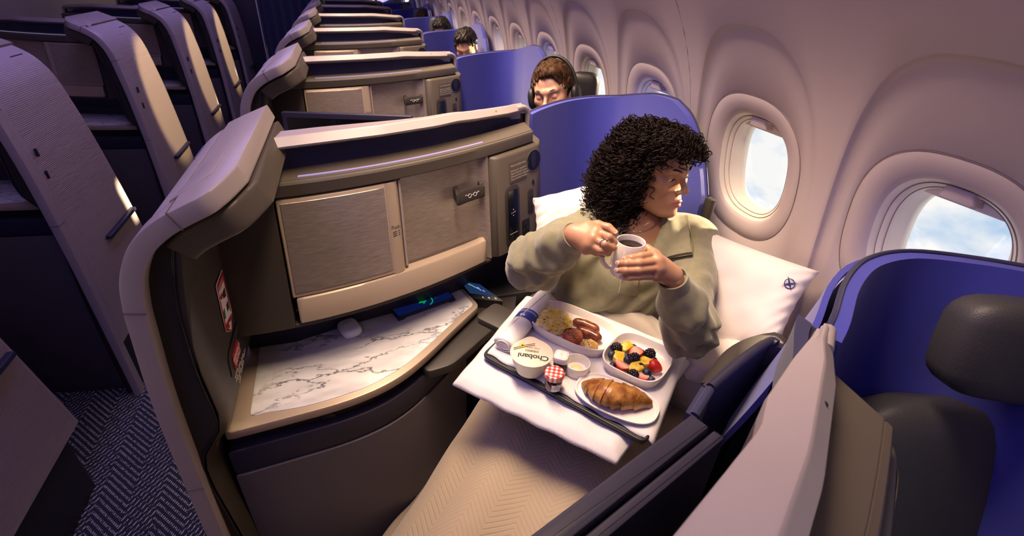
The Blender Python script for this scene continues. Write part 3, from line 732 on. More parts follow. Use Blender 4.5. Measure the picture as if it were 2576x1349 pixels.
# recessed black shadow gap, navy band, curved lower panel
def under_curve(off):
    E = np.array(edge); t = np.gradient(E, axis=0); n = np.stack([-t[:, 1], t[:, 0]], 1); n /= np.linalg.norm(n, axis=1)[:, None]
    Q = E + n * off; last = Q[-1]
    return [(-.395, Q[0][1])] + [tuple(q) for q in Q] + [(.30, 1.36), (.33, 1.5), (-.395, 1.5)]
mesh_obj('shadow_gap', *slab(under_curve(.030), lambda u, v, t: (u, v, t), .555, .604), M['black'], sc_, 40)
mesh_obj('navy_band', *slab(under_curve(.004), lambda u, v, t: (u, v, t), .475, .556, .006), M['navy'], sc_, 40)
mesh_obj('lower_body', *slab(under_curve(.000), lambda u, v, t: (u, v, t), FL, .470, .004), M['lower'], sc_, 40)
mesh_obj('knob', *revolve([(.006, 0), (.017, 0), (.019, .004), (.017, .010), (.010, .012)], 20, (-.155, 1.01, .562), M=np.array([[1, 0, 0], [0, 0, -1], [0, 1, 0]])), M['black'], sc_)
# dark leaf of the stowed side table, just under the marble
lf = roundpoly([(.105, 1.135), (.118, 1.082), (.20, 1.095), (.47, 1.32), (.52, 1.45), (.30, 1.45)], [.02, .02, .03, .02, 0, 0], 4)
mesh_obj('side_leaf', *slab(lf, lambda u, v, t: (u, v, t), .556, .588, .006), M['darkliner'], sc_, 40)
mesh_obj('arm_ledge', *box(.30, .70, 1.40, 1.62, .52, .60, .01), M['black'], sc_)

# ---- blue shell round the seat
sh = thing('seat_shell', 'x', 'seat shell', (.85, 1.6, FL))
top = smooth_path([(.618, 1.722, 1.172), (.66, 1.748, 1.180), (.76, 1.818, 1.185), (.86, 1.862, 1.189), (.95, 1.855, 1.197), (1.015, 1.785, 1.212), (1.037, 1.68, 1.238), (1.041, 1.56, 1.264), (1.042, 1.45, 1.272), (1.042, 1.40, 1.264), (1.042, 1.33, 1.236), (1.043, 1.265, 1.176), (1.044, 1.215, 1.10), (1.045, 1.18, 1.03)], 5)
top = np.array(top); nT = len(top)
def shell_pt(u, v):
    f = u * (nT - 1); i = min(int(f), nT - 2); p = top[i] + (top[i + 1] - top[i]) * (f - i)
    zb = .25 if p[1] > 1.25 else .25
    return (p[0], p[1], zb + (p[2] - zb) * v)
mesh_obj('shell_panel', *sheet(nT, 10, shell_pt, .022), M['blue'], sh, 60)
mesh_obj('edge_piping', *tube([(p[0] + .004, p[1] + .004, p[2] + .001) for p in top], .0045, 6), M['navyfab'], sh, 60)
def cowl_pt(u, v):
    f = u * (nT * .55); i = min(int(f), nT - 2); p = top[i] + (top[i + 1] - top[i]) * (f - i); q = (1 - v)
    return (p[0] + .01 * q, p[1] + .026 + .085 * q ** 1.2, .80 + (p[2] - .02 - .80) * v)
mesh_obj('cowl', *sheet(24, 8, cowl_pt, .01), M['blue'], sh, 60)
mesh_obj('edge_post', *box(1.036, 1.056, 1.145, 1.178, .60, 1.03, .003), M['darkliner'], sh)

# ---- seat
se = thing('passenger_seat', 'x', 'seat', (.75, 1.3, FL))
def cushion(c, s, bend=0.0, n=10, pw_=4.0, rot=None):
    """soft rounded block"""
    V = []; F = []
    u = np.linspace(0, PI, n * 2); rings = []
    for a in np.linspace(-PI / 2, PI / 2, n + 3):
        r = []
        for b in np.linspace(0, 2 * PI, 4 * n, endpoint=False):
            ca, sa, cb_, sb = math.cos(a), math.sin(a), math.cos(b), math.sin(b); e = 2 / pw_
            q = lambda x: math.copysign(abs(x) ** e, x)
            r.append(np.array([s[0] * q(ca) * q(cb_), s[1] * q(ca) * q(sb), s[2] * q(sa)]))
        rings.append(r)
    V, F = loft(rings, True, True, True); V = np.array(V)
    V[:, 1] += bend * V[:, 0] ** 2
    if rot is not None: V = V @ np.array(rot.to_3x3()).T
    return V + np.array(c), F
rx = lambda a: Matrix.Rotation(a, 4, 'X'); rz_ = lambda a: Matrix.Rotation(a, 4, 'Z'); ry = lambda a: Matrix.Rotation(a, 4, 'Y')
def make_seat(low):
    r = thing('passenger_seat', 'x', 'seat', (.75, 1.3, FL), 'window-row seats')
    if low:
        mesh_obj('backrest', *cushion((.80, 1.40, .55), (.26, .30, .09), rot=rz_(-.45) @ rx(.45)), M['leather'], r, 180)
    else:
        mesh_obj('backrest', *cushion((.93, 1.62, .62), (.17, .06, .36), rot=rz_(-.35) @ rx(-.25)), M['leather'], r, 180)
        mesh_obj('headrest', *cushion((.975, 1.66, 1.12), (.105, .045, .085), .9, rot=rz_(-.45) @ rx(-.2)), M['leather'], r, 180)
    mesh_obj('seat_cushion', *cushion((.72, 1.14, .30), (.22, .28, .07), rot=rz_(-.3)), M['leather'], r, 180)
    mesh_obj('base', *box(.50, .92, .98, 1.42, FL, .24, .02), M['black'], r)
    return r
bpy.data.objects.remove(se)
se = make_seat(True); se2 = make_seat(False)

# ---- repeats
ordw = ['first', 'second', 'third', 'fourth', 'fifth', 'sixth']
pw['label'] = 'pale aisle-side privacy wall with curved rim left of the marble shelf'
sc_['label'] = 'bronze console with brushed cabinet and marble shelf beside the woman'
sh['label'] = 'royal blue curved seat shell behind the curly-haired woman'
se['label'] = 'charcoal leather seat the woman with the mug is sitting in'
for o, g_ in ((pw, 'window-row privacy walls'), (sc_, 'window-row consoles'), (sh, 'window-row seat shells'), (se, 'window-row seats')): o['group'] = g_
SMALL = ('push_mark', 'arrow_mark')
for i in range(1, 7):
    d = (0, PITCH * i, 0)
    where = 'beside the sleeping man' if i == 1 else '%s row behind the sleeping man' % ordw[i - 2]
    dup(pw, d, 'aisle privacy wall of the window suite ' + where)
    dup(sc_, d, 'storage console with pale top rail ' + where, skip=() if i == 1 else SMALL)
    dup(sh, d, 'royal blue seat shell ' + ('behind the sleeping man' if i == 1 else where))
    if i == 1: dup(se, d, 'low reclined leather seat under the sleeping man')
    elif i == 2: se2.location.y += 2 * PITCH; se2['label'] = 'dark leather seat with headrest ' + where
    else: dup(se2, (0, PITCH * (i - 2), 0), 'dark leather seat with headrest ' + where)
dup(sc_, (0, -PITCH, 0), 'large blurred pale rail and console in the bottom right foreground')
dup(sh, (0, -PITCH, 0), 'gold-lit blue-edged seat shell at the right edge in the foreground')
dup(se2, (0, -3 * PITCH, 0), 'dark leather seat in the bottom right corner of the foreground')
dup(pw, (0, -PITCH, 0), 'aisle privacy wall of the foreground suite below the picture edge')
for j in range(-1, 5):
    d = (0, 1.60 + PITCH * j, 0)
    nm = ['left of the near carpet, almost out of frame', 'lowest left above the carpet', 'largest with a sunlit stripe at the left edge', 'second sunlit across the aisle', 'third sunlit across the aisle', 'furthest across the aisle by the curtain'][j + 1]
    dup(pw, d, 'ribbed centre-suite privacy wall, ' + nm, 'centre-row privacy walls', MIRROR)
    dup(sc_, d, 'shadowed centre-suite console with marble shelf, ' + nm.replace('largest with a sunlit stripe', 'behind the largest sunlit wall'), 'centre-row consoles', MIRROR, skip=SMALL + ('control_box', 'glasses_hook'))
# ------------------------------------------------------------------ things round the woman's seat
M['cotton'] = wave_bump(wave_bump(mat('white_cotton', (0.74, 0.69, 0.68), 0.85, sheen=.15), 170, 'X', .35, .0012, (0, 0, .93)), 170, 'X', .25, .001, (0, 0, .93 + PI / 2))
M['pillow'] = mat('pillow_cotton', (0.74, 0.655, 0.62), 0.8, sheen=.15, bump=.05, bscale=700)
M['duvet'] = mat('beige_duvet', (0.42, 0.36, 0.29), 0.8, sheen=.3, bump=.06, bscale=900)
M['blanket'] = mat('beige_quilt', (0.39, 0.305, 0.20), 0.85, sheen=.2)
def chevron(Mm):                                      # stitched chevrons in the quilt
    N, L, b = nodes_of(Mm); tc = N.new('ShaderNodeTexCoord'); mp = N.new('ShaderNodeMapping'); mp.inputs['Rotation'].default_value = (0, 0, .75)
    sp = N.new('ShaderNodeSeparateXYZ'); L(tc.outputs['Object'], mp.inputs[0]); L(mp.outputs[0], sp.inputs[0])
    def m_(op, a, c=None):
        n = N.new('ShaderNodeMath'); n.operation = op
        for i, v in enumerate((a, c)):
            if v is None: continue
            if isinstance(v, (int, float)): n.inputs[i].default_value = v
            else: L(v, n.inputs[i])
        return n.outputs[0]
    z = m_('PINGPONG', sp.outputs['X'], .055); v = m_('ADD', sp.outputs['Y'], z)
    s = m_('PINGPONG', v, .0075); hgt = m_('MINIMUM', m_('MULTIPLY', s, 320.0), 1.0)
    u = N.new('ShaderNodeBump'); u.inputs['Strength'].default_value = .55; u.inputs['Distance'].default_value = .002
    L(hgt, u.inputs['Height']); L(u.outputs['Normal'], b.inputs['Normal'])
chevron(M['blanket'])
ptz = lambda x, y, z: at(x, y, 'Z', z)

# woman's monitor, stowed against the back of the suite in front
mo = thing('monitor', 'dark stowed screen bar along the near side of the bed foot', 'monitor', (.3, .38, .70))
a0, b0 = np.array([.148, .318]), np.array([.473, .437]); du = (b0 - a0) / np.linalg.norm(b0 - a0); dn = np.array([du[1], -du[0]])   # dn points to the camera side
def bar(s0, s1, t0, t1, z0, z1, bev):
    P = [a0 + du * s + dn * t for s, t in ((s0, t0), (s1, t0), (s1, t1), (s0, t1))]
    return slab(roundpoly(P, bev, 3), lambda u, v, t: (u, v, t), z0, z1, bev)
Lb = np.linalg.norm(b0 - a0)
mesh_obj('screen_housing', *bar(-.42, Lb, 0, .034, .72, 1.0, .005), M['navy'], mo)
mesh_obj('screen', *bar(-.40, Lb - .03, -.0015, .002, .74, .985, .0005), M['screen'], mo)
mesh_obj('mount', *bar(-.42, Lb + .012, .037, .058, .70, .99, .006), M['navy'], mo)
# side panel of the footwell between the monitor and the foreground shell
fp = thing('footwell_panel', 'dark violet side panel with blue corner right of the meal tray', 'panel', (.6, .48, FL))
tl = [ptz(1752, 1052, .95), ptz(1792, 985, .965), ptz(1870, 918, .975), ptz(1938, 869, .985), ptz(1958, 874, .985), ptz(2002, 894, .975)]
tl = [np.array(p) for p in tl]
def pan(i0, i1, name, mt, zb=.15, off=0):
    P = smooth_path(tl[i0:i1 + 1], 4); n = len(P)
    def f(u, v):
        q = P[min(int(round(u * (n - 1))), n - 1)]; return (q[0], q[1] - off, zb + (q[2] - zb) * v)
    return mesh_obj(name, *sheet(n, 6, f, -.02), mt, fp, 40)
pan(0, 1, 'corner_panel', M['navyfab']); pan(1, 3, 'face_panel', M['navy']); pan(3, 5, 'end_panel', M['navy'])
mesh_obj('top_trim', *tube([p + np.array([0, .006, .004]) for p in smooth_path(tl[1:5], 5)], .0095, 8), M['navy'], fp, 60)
mesh_obj('corner_cover', *tube([p + np.array([0, .006, .0]) for p in smooth_path(tl[0:2], 5)], .0085, 8), M['navyfab'], fp, 60)
# the man's monitor, swung out behind the console rail
mm = thing('monitor', 'dark swung-out screen behind the pale console rail', 'monitor', (-.1, 2.1, .75))
e0, e1 = ptz(703, 272, 1.12)[:2], ptz(962, 306, 1.08)[:2]
dd = (e1 - e0) / np.linalg.norm(e1 - e0); nn_ = np.array([-dd[1], dd[0]])
P = [e0, e0 + nn_ * .025, e1 + dd * .12 + nn_ * .025, e1 + dd * .12]
mesh_obj('housing', *slab(roundpoly(P, .006, 3), lambda u, v, t: (u, v, t + (.05 if False else .0)), .84, 1.105, .006), M['navy'], mm)
mesh_obj('arm', *tube([(e0[0] + .02, e0[1] + .02, .93), (-.33, e0[1] + .10, .93), (-.372, e0[1] + .16, .90)], .02, 10), M['navy'], mm, 60)
P = [e0 + dd * .02 - nn_ * .001, e0 + dd * .02 + nn_ * .002, e1 + dd * .10 + nn_ * .002, e1 + dd * .10 - nn_ * .001]
mesh_obj('screen', *slab(P, lambda u, v, t: (u, v, t), .86, 1.085), M['screen'], mm)

# ---- bed: quilted blanket over her legs, tucked duvet round her waist
HB = np.array([-.69, -.72]); NB = np.array([.72, -.69]); HIP = np.array([.78, 1.15])
def bl_z(s, t):
    legs = .035 * math.exp(-((t + .10) / .075) ** 2) + .030 * math.exp(-((t - .10) / .075) ** 2)
    top_ = .585 - .06 * s + legs + .012 * math.sin(9 * s + 5 * t) + .007 * math.sin(21 * t + 3 * s)
    wl = .33 - .06 * max(0, s - .6); wr = .36
    k = 1 / (1 + math.exp(-(t + wl) / .035)); r = 1 / (1 + math.exp((t - wr) / .035))
    fold = .012 * math.sin(s * 26 + t * 9) * (1 - k)
    return .05 + (top_ - .05) * k * (.35 + .65 * r) + fold
def bl_pt(u, v):
    s = -.14 + 1.3 * v; t = -.46 + .92 * u + .012 * math.sin(14 * v)
    p = HIP + HB * s + NB * t; return (min(p[0], 1.09 + .004 * math.sin(30 * s)), p[1], bl_z(s, t))
bl = mesh_obj('blanket', *sheet(90, 110, bl_pt, -.012), M['blanket'], None, 180)
tag(bl, 'beige quilted blanket with chevron stitching over the woman\'s legs', 'blanket')
mattress = mesh_obj('mattress', *slab([tuple(HIP + HB * s + NB * t) for s, t in ((-.1, -.30), (1.1, -.24), (1.1, .3), (-.1, .34))], lambda u, v, t: (u, v, t), .02, .30, .02), M['duvet'], None)
tag(mattress, 'thin beige seat mattress hidden beneath the quilted blanket', 'mattress')
# duvet bunched round the waist
tA = ptz(1215, 890, .76); tU = ptz(1625, 1110, .76) - tA; tU /= np.linalg.norm(tU); tV = np.array([-tU[1], tU[0], 0.])
if tV @ (ptz(1700, 880, .76) - tA) < 0: tV = -tV
G, lo = sd_grid((.40, .66, .45), (1.10, 1.36, .96), .0085)
D = s_chain(G, [dep(1390, 785, 1.545), dep(1450, 790, 1.53), dep(1500, 800, 1.49), dep(1560, 812, 1.455), dep(1620, 840, 1.415), dep(1660, 876, 1.40), dep(1700, 925, 1.39), dep(1745, 970, 1.36)], [.045, .048, .050, .052, .055, .055, .055, .05], .04)
D = smin(D, s_chain(G, [dep(1480, 850, 1.60), dep(1560, 870, 1.54), dep(1660, 930, 1.47), dep(1740, 985, 1.40)], [.07, .07, .07, .06], .04), .05)
D = band_noise(D, G, lambda P: .007 * np.sin(P @ np.array([38., -24, 52]) + 4 * vnoise(P, 9, 3)) + .008 * vnoise(P, 16, 1) + .005 * np.sin(P @ np.array([95., 60, 20]) + 5 * vnoise(P, 12, 5)))
vfar = .352 - ((G[0] - tA[0]) * tV[0] + (G[1] - tA[1]) * tV[1])
D = smax(D, np.minimum(vfar, G[2] - (.760 - .06) ), .012)                     # the duvet ends where the table begins
V, F = surface_nets(D, lo, .0085); V = relax(V, F, 3)
dv = mesh_obj('duvet', V, F, M['duvet'], None, 180); tag(dv, 'crumpled beige duvet tucked round the woman\'s waist behind the tray', 'duvet')

# ---- pillows
def pillow(name, C4, th, label, seed, mt):
    C4 = [np.array(c, float) for c in C4]
    n0 = np.cross(C4[1] - C4[0], C4[3] - C4[0]); n0 /= np.linalg.norm(n0); N = 44
    def pt(u, v, sgn):
        a, b = 2 * u - 1, 2 * v - 1
        pin = .07 * (1 - a * a) * (abs(b) ** 3) * np.sign(b); pin2 = .07 * (1 - b * b) * (abs(a) ** 3) * np.sign(a)
        uu = u - pin2 * .5; vv = v - pin * .5
        p = C4[0] * (1 - uu) * (1 - vv) + C4[1] * uu * (1 - vv) + C4[2] * uu * vv + C4[3] * (1 - uu) * vv
        h = max(0, (1 - a ** 4) * (1 - b ** 4)) ** .5
        edge_ = (abs(a) ** 6 + abs(b) ** 6) * .004 * math.sin(40 * (u + v) + seed)
        return p + n0 * sgn * (th * h + .003) + n0 * edge_
    V = np.array([pt(i / (N - 1), j / (N - 1), s) for s in (1, -1) for j in range(N) for i in range(N)])
    hh = np.array([max(0, (1 - (2 * i / (N - 1) - 1) ** 4) * (1 - (2 * j / (N - 1) - 1) ** 4)) ** .5 for s in (1, -1) for j in range(N) for i in range(N)])
    V = V + n0 * ((vnoise(V, 9, seed) * .008 + vnoise(V, 22, seed + 1) * .0035) * hh)[:, None]
    F = []; o = N * N
    for j in range(N - 1):
        for i in range(N - 1):
            a = j * N + i; F.append((a, a + 1, a + N + 1, a + N)); F.append((o + a, o + a + N, o + a + N + 1, o + a + 1))
    bd = [i for i in range(N)] + [j * N + N - 1 for j in range(1, N)] + [(N - 1) * N + i for i in range(N - 2, -1, -1)] + [j * N for j in range(N - 2, 0, -1)]
    for k in range(len(bd)): a, b = bd[k], bd[(k + 1) % len(bd)]; F.append((b, a, o + a, o + b))
    ob = mesh_obj(name, V, F, mt, None, 180); tag(ob, label, 'pillow', 'white pillows round the woman')
    return ob, pt, n0
p1, pf1, pn1 = pillow('pillow', [dep(1700, 540, 1.50), dep(1770, 910, 1.43), dep(1952, 876, 1.22), dep(2062, 684, 1.25)], .055, 'large pale pillow with a blue compass emblem under the window', 1, M['pillow'])
p2, _, _ = pillow('pillow', [dep(1340, 500, 1.57), dep(1340, 650, 1.55), dep(1640, 640, 1.62), dep(1600, 425, 1.66)], .045, 'white pillow behind the woman\'s shoulder beside the console', 2, M['pillow'])
p3, _, _ = pillow('pillow', [dep(1720, 850, 1.42), dep(1700, 975, 1.36), dep(1865, 955, 1.24), dep(1915, 860, 1.28)], .045, 'pale lower pillow squashed beneath the emblem pillow', 4, M['pillow'])
# compass emblem
M['emblem'] = mat('blue_embroidery', (0.02, 0.035, 0.16), 0.7)
ec = dep(1987, 716, 1.0)
eu = None
sgn = 1 if (pn1 @ (CAM - pf1(.5, .5, 1))) > 0 else -1
best = min(((i / 60, j / 60) for i in range(61) for j in range(61)), key=lambda q: np.linalg.norm(np.cross((pf1(q[0], q[1], sgn) - CAM), ray(1987, 716) / np.linalg.norm(ray(1987, 716)))))
def EM(du_, dv_, t):
    o = pf1(best[0], best[1], sgn); a = pf1(best[0] + .02, best[1], sgn) - o; b = pf1(best[0], best[1] + .02, sgn) - o
    n_ = np.cross(a, b); n_ /= np.linalg.norm(n_); n_ *= 1 if n_ @ (CAM - o) > 0 else -1
    right = dep(1997, 716, 1.0) - dep(1987, 716, 1.0); right -= n_ * (right @ n_); right /= np.linalg.norm(right); up_ = np.cross(n_, right)
    return o + right * du_ + up_ * dv_ + n_ * t
mesh_obj('emblem_ring', *tube([EM(.0125 * math.cos(a), .0125 * math.sin(a), .0015) for a in np.linspace(0, 2 * PI, 33)], .0011, 6, False), M['emblem'], p1, 60)
st = []
for k in range(8):
    a = k * PI / 4 + .12; r = (.0195 if k % 2 == 0 else .0032); st.append((r * math.cos(a), r * math.sin(a)))
mesh_obj('emblem_star', *slab(st, lambda u, v, t: EM(u, v, t), .0005, .0024), M['emblem'], p1, None)
# brown armrest behind the side panel
ar = mesh_obj('armrest', *tube(smooth_path([ptz(1795, 985, .86), ptz(1845, 915, .90), ptz(1900, 880, .91), ptz(1950, 868, .89)], 5), [.03] * 16, 10), mat('brown_leatherette', (.030, .022, .017), .8), None, 60)
tag(ar, 'dark brown rounded armrest peeking out behind the side panel', 'armrest')

# ---- things on the marble shelf
def flat_box(cx, cy, z0, L_, W_, H_, ang, r, bev, mt, name, parent):
    ca, sa = math.cos(ang), math.sin(ang)
    return mesh_obj(name, *slab(rrect(L_, W_, r, 6), lambda u, v, t: (cx + u * ca - v * sa, cy + u * sa + v * ca, t), z0, z0 + H_, bev, 4), mt, parent, 50)
ZM = .6314
cpt = ptz(880, 828, ZM + .012); ea = thing('earbud_case', 'glossy white earbud case lying on the marble shelf', 'earbud case', (cpt[0], cpt[1], ZM))
v0 = (ptz(898, 850, ZM) - ptz(868, 812, ZM))[:2]; ang = math.atan2(v0[1], v0[0])
flat_box(cpt[0], cpt[1], ZM, .082, .062, .030, ang, .027, .0135, M['white'], 'body', ea)
ca, sa = math.cos(ang), math.sin(ang)
mesh_obj('hinge', *slab(rrect(.002, .030, .0008), lambda u, v, t: (cpt[0] + (u - .012) * ca - v * sa, cpt[1] + (u - .012) * sa + v * ca, t), ZM + .0292, ZM + .0306), mat('pale_grey', (.5, .5, .55), .4), ea, None)
c1, c2, c3 = ptz(1002, 808, ZM), ptz(1146, 756, ZM), ptz(1120, 728, ZM)
ax_ = (c2 - c1)[:2]; Lp = np.linalg.norm(ax_); ax_ /= Lp; ay_ = np.array([-ax_[1], ax_[0]])
ph = thing('phone', 'dark phone charging on the marble under the console', 'phone', (c1[0] + ax_[0] * Lp / 2, c1[1], ZM))
PH = lambda u, v, t: (c1[0] + ax_[0] * u + ay_[0] * v, c1[1] + ax_[1] * u + ay_[1] * v, t)
PHO = [(p[0] + Lp / 2, p[1] + .05) for p in rrect(Lp, .098, .014, 5)]
M['phone_blue'] = mat('dark_blue_case', (.012, .014, .05), .35)
mesh_obj('case', *slab(PHO, PH, ZM + .001, ZM + .0125, .003), M['phone_blue'], ph)
mesh_obj('screen', *slab([(p[0] + Lp / 2, p[1] + .05) for p in rrect(Lp - .010, .090, .011, 5)], PH, ZM + .011, ZM + .0132, .0004), mat('lit_phone_screen', (.004, .006, .03), .12, emis=(.004, .010, .075), estr=.6), ph)
M['green'] = mat('green_glow', (.0, .25, .06), .4, emis=(.0, .42, .10), estr=.7)
arc = [(Lp / 2 + .034 * math.cos(a), .036 + .030 * math.sin(a)) for a in np.linspace(-1.15, 2.2, 30)]
mesh_obj('charge_ring', *tube([PH(x, y, ZM + .0134) for x, y in arc], .0022, 5), M['green'], ph, 60)
bolt = [(-.016, -.001), (.002, .014), (0, .003), (.016, .002), (-.003, -.014), (-.001, -.003)]
mesh_obj('charge_bolt', *slab([(Lp / 2 + x, .036 + y) for x, y in bolt], PH, ZM + .0132, ZM + .0138), M['green'], ph, None)
mesh_obj('charge_text', *text_mesh('21% charged', .0085, lambda u, v, t: PH(Lp / 2 + .048 + v, .05 + u, ZM + .0133 + t)), mat('dim_blue_print', (.05, .08, .3), .5, emis=(.05, .09, .4), estr=.5), ph, None)
for uu in (.012, Lp - .012): mesh_obj('case_corner', *slab([(uu + p[0], .003 + p[1]) for p in rrect(.024, .010, .003, 3)], PH, ZM, ZM + .008, .001), M['phone_blue'], ph)
# seat-control touch screen
t1, t2, t3, t4 = ptz(1156, 705, .645), ptz(1206, 714, .645), ptz(1251, 748, .630), ptz(1184, 741, .630)
ct = thing('seat_control', 'small lit touch screen for seat controls right of the marble tip', 'control panel', tuple((t1 + t3) / 2))
def CT(u, v, t):
    p = t1 * (1 - u) * (1 - v) + t2 * u * (1 - v) + t3 * u * v + t4 * (1 - u) * v; return (p[0], p[1], p[2] + t)
mesh_obj('housing', *slab(roundpoly([(-.06, -.1), (1.05, -.1), (1.05, 1.25), (-.06, 1.25)], .06, 3), CT, -.04, -.002, .0), M['black'], ct)
mesh_obj('screen', *slab([(.02, .06), (.97, .06), (.97, .9), (.02, .9)], CT, -.003, .001), mat('lit_control_screen', (.01, .02, .05), .12, emis=(.015, .05, .14), estr=.6), ct, None)
M['cyan'] = mat('screen_symbols', (.1, .2, .3), .4, emis=(.3, .6, .75), estr=.7); M['violet'] = mat('screen_dots', (.15, .1, .4), .4, emis=(.35, .25, .9), estr=.8)
for k, (x, y) in enumerate(((.62, .42), (.72, .62))): mesh_obj('violet_key', *slab([(x + .04 * math.cos(a), y + .07 * math.sin(a)) for a in np.linspace(0, 2 * PI, 12, endpoint=False)], CT, .001, .0016), M['violet'], ct, None)
mesh_obj('seat_symbol', *tube([CT(x, y, .0014) for x, y in ((.3, .22), (.42, .30), (.5, .42), (.6, .52), (.62, .62))], .0014, 5), M['cyan'], ct)
for k, x in enumerate((.40, .62, .86)): mesh_obj('key', *slab([(x + .025 * math.cos(a), 1.12 + .05 * math.sin(a)) for a in np.linspace(0, 2 * PI, 10, endpoint=False)], CT, -.002, .0008), M['print_white'], ct, None)

# ---- notices on the pillar beside the shelf
PXW = -.3478
def on_pillar(px, py): q = at(px, py, 'X', PXW); return (q[1], q[2])
PL = lambda u, v, t: (PXW + t, u, v)
nt_ = thing('safety_placard', 'red and white safety placard on the dark pillar left of the cabinet', 'placard', (PXW, 1.08, .86))
op = [on_pillar(*q) for q in ((557, 678), (582, 783), (582, 833), (568, 836), (542, 720))]
mesh_obj('plate', *slab(roundpoly(op, .004, 3), PL, 0, .0010), M['print_white'], nt_, None)
cen = np.mean(op, 0)
def sub(pts): return [on_pillar(*q) for q in pts]
def pband(name, pts, mt, t=.0016): return mesh_obj(name, *slab(sub(pts), PL, .0008, t), mt, nt_, None)
pband('arrow_field', [(581, 788), (581, 832), (569, 834.5), (566, 820)], M['red'])
pband('arrow', [(579, 806), (580, 829), (573, 828), (577, 822), (573, 812), (576, 811)], M['print_white'], .0022)
pband('red_square', [(555, 737), (559, 744), (557, 754), (552, 752)], M['red'])
pband('outline', [(557, 682), (559, 690), (546, 724), (544, 720)], M['red'])
pband('outline', [(544, 722), (546, 724), (570, 833), (568, 834)], M['red'])
pband('outline', [(558, 682), (580, 782), (578.5, 784), (557, 688)], M['red'])
pband('warning_band', [(556, 692), (561, 706), (550, 734), (546, 722)], mat('pale_red_print', (.55, .16, .15), .6))
pband('figure', [(563, 724), (567, 745), (561, 752), (558, 738)], M['print_dark']); pband('figure', [(571, 757), (575, 775), (571, 784), (568, 768)], M['print_dark']); pband('figure', [(563, 776), (567, 800), (562, 806), (560, 786)], mat('green_print', (.03, .14, .07), .6))
pull = thing('emergency_pull', 'recessed red emergency pull below the safety placard', 'handle', (PXW, 1.07, .78))
mesh_obj('recess_frame', *slab(roundpoly(sub([(596, 806), (601, 822), (617, 852), (613, 880), (586, 950), (583, 948), (574, 905), (575, 888)]), .006, 3), PL, 0, .0012), M['darkliner'], pull, 30)
mesh_obj('hollow', *slab(sub([(598, 822), (607, 852), (593, 853)]), PL, .001, .0016), M['black'], pull, None)
mesh_obj('red_tab', *slab(sub([(593, 855), (602, 884), (589, 931), (581, 898)]), PL, .001, .004), M['red'], pull, None)
e_o = np.array(on_pillar(592, 893)); e_u = np.array(on_pillar(598, 872)) - np.array(on_pillar(586, 912)); e_u /= np.linalg.norm(e_u); e_v = np.array([-e_u[1], e_u[0]])
mesh_obj('pull_print', *text_mesh('EMERGENCY\nUSE ONLY', .0135, lambda u, v, t: PL(*(e_o + e_u * u + e_v * v), .0041 + t), bold=.0003), M['print_white'], pull, None)
mb = MB()
for k in range(4):
    q0 = np.array(on_pillar(590 + k * 4.2, 958 + k * 2)); q1 = np.array(on_pillar(606 + k * 3.5, 884 - k * 3)); nseg = 14
    for j in range(nseg):
        if (j * 7 + k * 3) % 6 == 0: continue
        a_ = q0 + (q1 - q0) * (j / nseg); b_ = q0 + (q1 - q0) * ((j + .72) / nseg); n2 = np.array([0, .0019])
        mb.add(*slab([a_ - n2, b_ - n2, b_ + n2, a_ + n2], PL, .0002, .0008))
tag(mb.build('small_print', M['print_light'], pull, None), kind='stuff')
# ------------------------------------------------------------------ meal tray: everything laid out in the tray's own (u, v)
TZ = .760
TA = ptz(1215, 890, TZ); TU = ptz(1625, 1110, TZ) - TA; TLEN = np.linalg.norm(TU); TU /= TLEN; TV = np.array([-TU[1], TU[0], 0.0]); TWID = .337
if TV @ (ptz(1700, 880, TZ) - TA) < 0: TV = -TV
def T(u, v, z): p = TA + TU * u + TV * v; return (p[0], p[1], z)
TAB = TZ - .026
tt = thing('tray_table', 'fold-out tray table under the white tablecloth across the bed', 'table', T(.2, .15, TAB - .02))
mesh_obj('table_top', *slab(roundpoly([(.01, -.06), (.40, -.035), (.39, .31), (-.05, .31)], .02, 4), T, TAB - .024, TAB - .006, .004), M['darkliner'], tt)
mesh_obj('support_arm', *slab(roundpoly([(-.16, .16), (.12, .16), (.12, .26), (-.16, .26)], .02, 3), T, TAB - .045, TAB - .022, .004), M['darkliner'], tt)
def cloth(u, v):
    cu = -.012 + .47 * u; cv = -.112 + .478 * v
    L0 = T(-.007 + .43 * u - .0 * v, -.107 + .035 * u, TAB)
    e = [ptz(1138, 957, TAB), ptz(1552, 1162, TAB - .006), ptz(1738, 905, TAB - .004), ptz(1325, 733, TAB + .004)]
    p = e[0] * (1 - u) * (1 - v) + e[1] * u * (1 - v) + e[2] * u * v + e[3] * (1 - u) * v
    d = min(u, 1 - u, v, 1 - v)
    hang = -.020 * max(0, 1 - d / .07) ** 2
    wv = .0025 * math.sin(31 * u + 9 * v) * math.sin(17 * v + 3 * u) * (1 if d < .2 else .25)
    return (p[0], p[1], TAB + .001 + hang + wv + (.0022 if d < .018 else 0))
tc_ = mesh_obj('tablecloth', *sheet(80, 70, cloth, .0025), M['cotton'], None, 180); tag(tc_, 'white woven cloth draped over the fold-out table', 'tablecloth')
tr = thing('meal_tray', 'black meal tray lined with white cloth on the table', 'tray', T(TLEN / 2, TWID / 2, TAB + .003))
out = roundpoly([(0, 0), (TLEN, 0), (TLEN - .05, TWID + .005), (-.02, TWID + .005)], .02, 5)
mesh_obj('tray_base', *slab(out, T, TAB + .004, TZ - .008, .004), M['black'], tr)
mesh_obj('tray_rim', *tube([T(p[0], p[1], TZ - .007) for p in out] + [T(*out[0], TZ - .007)], .0045, 8, False), M['black'], tr, 60)
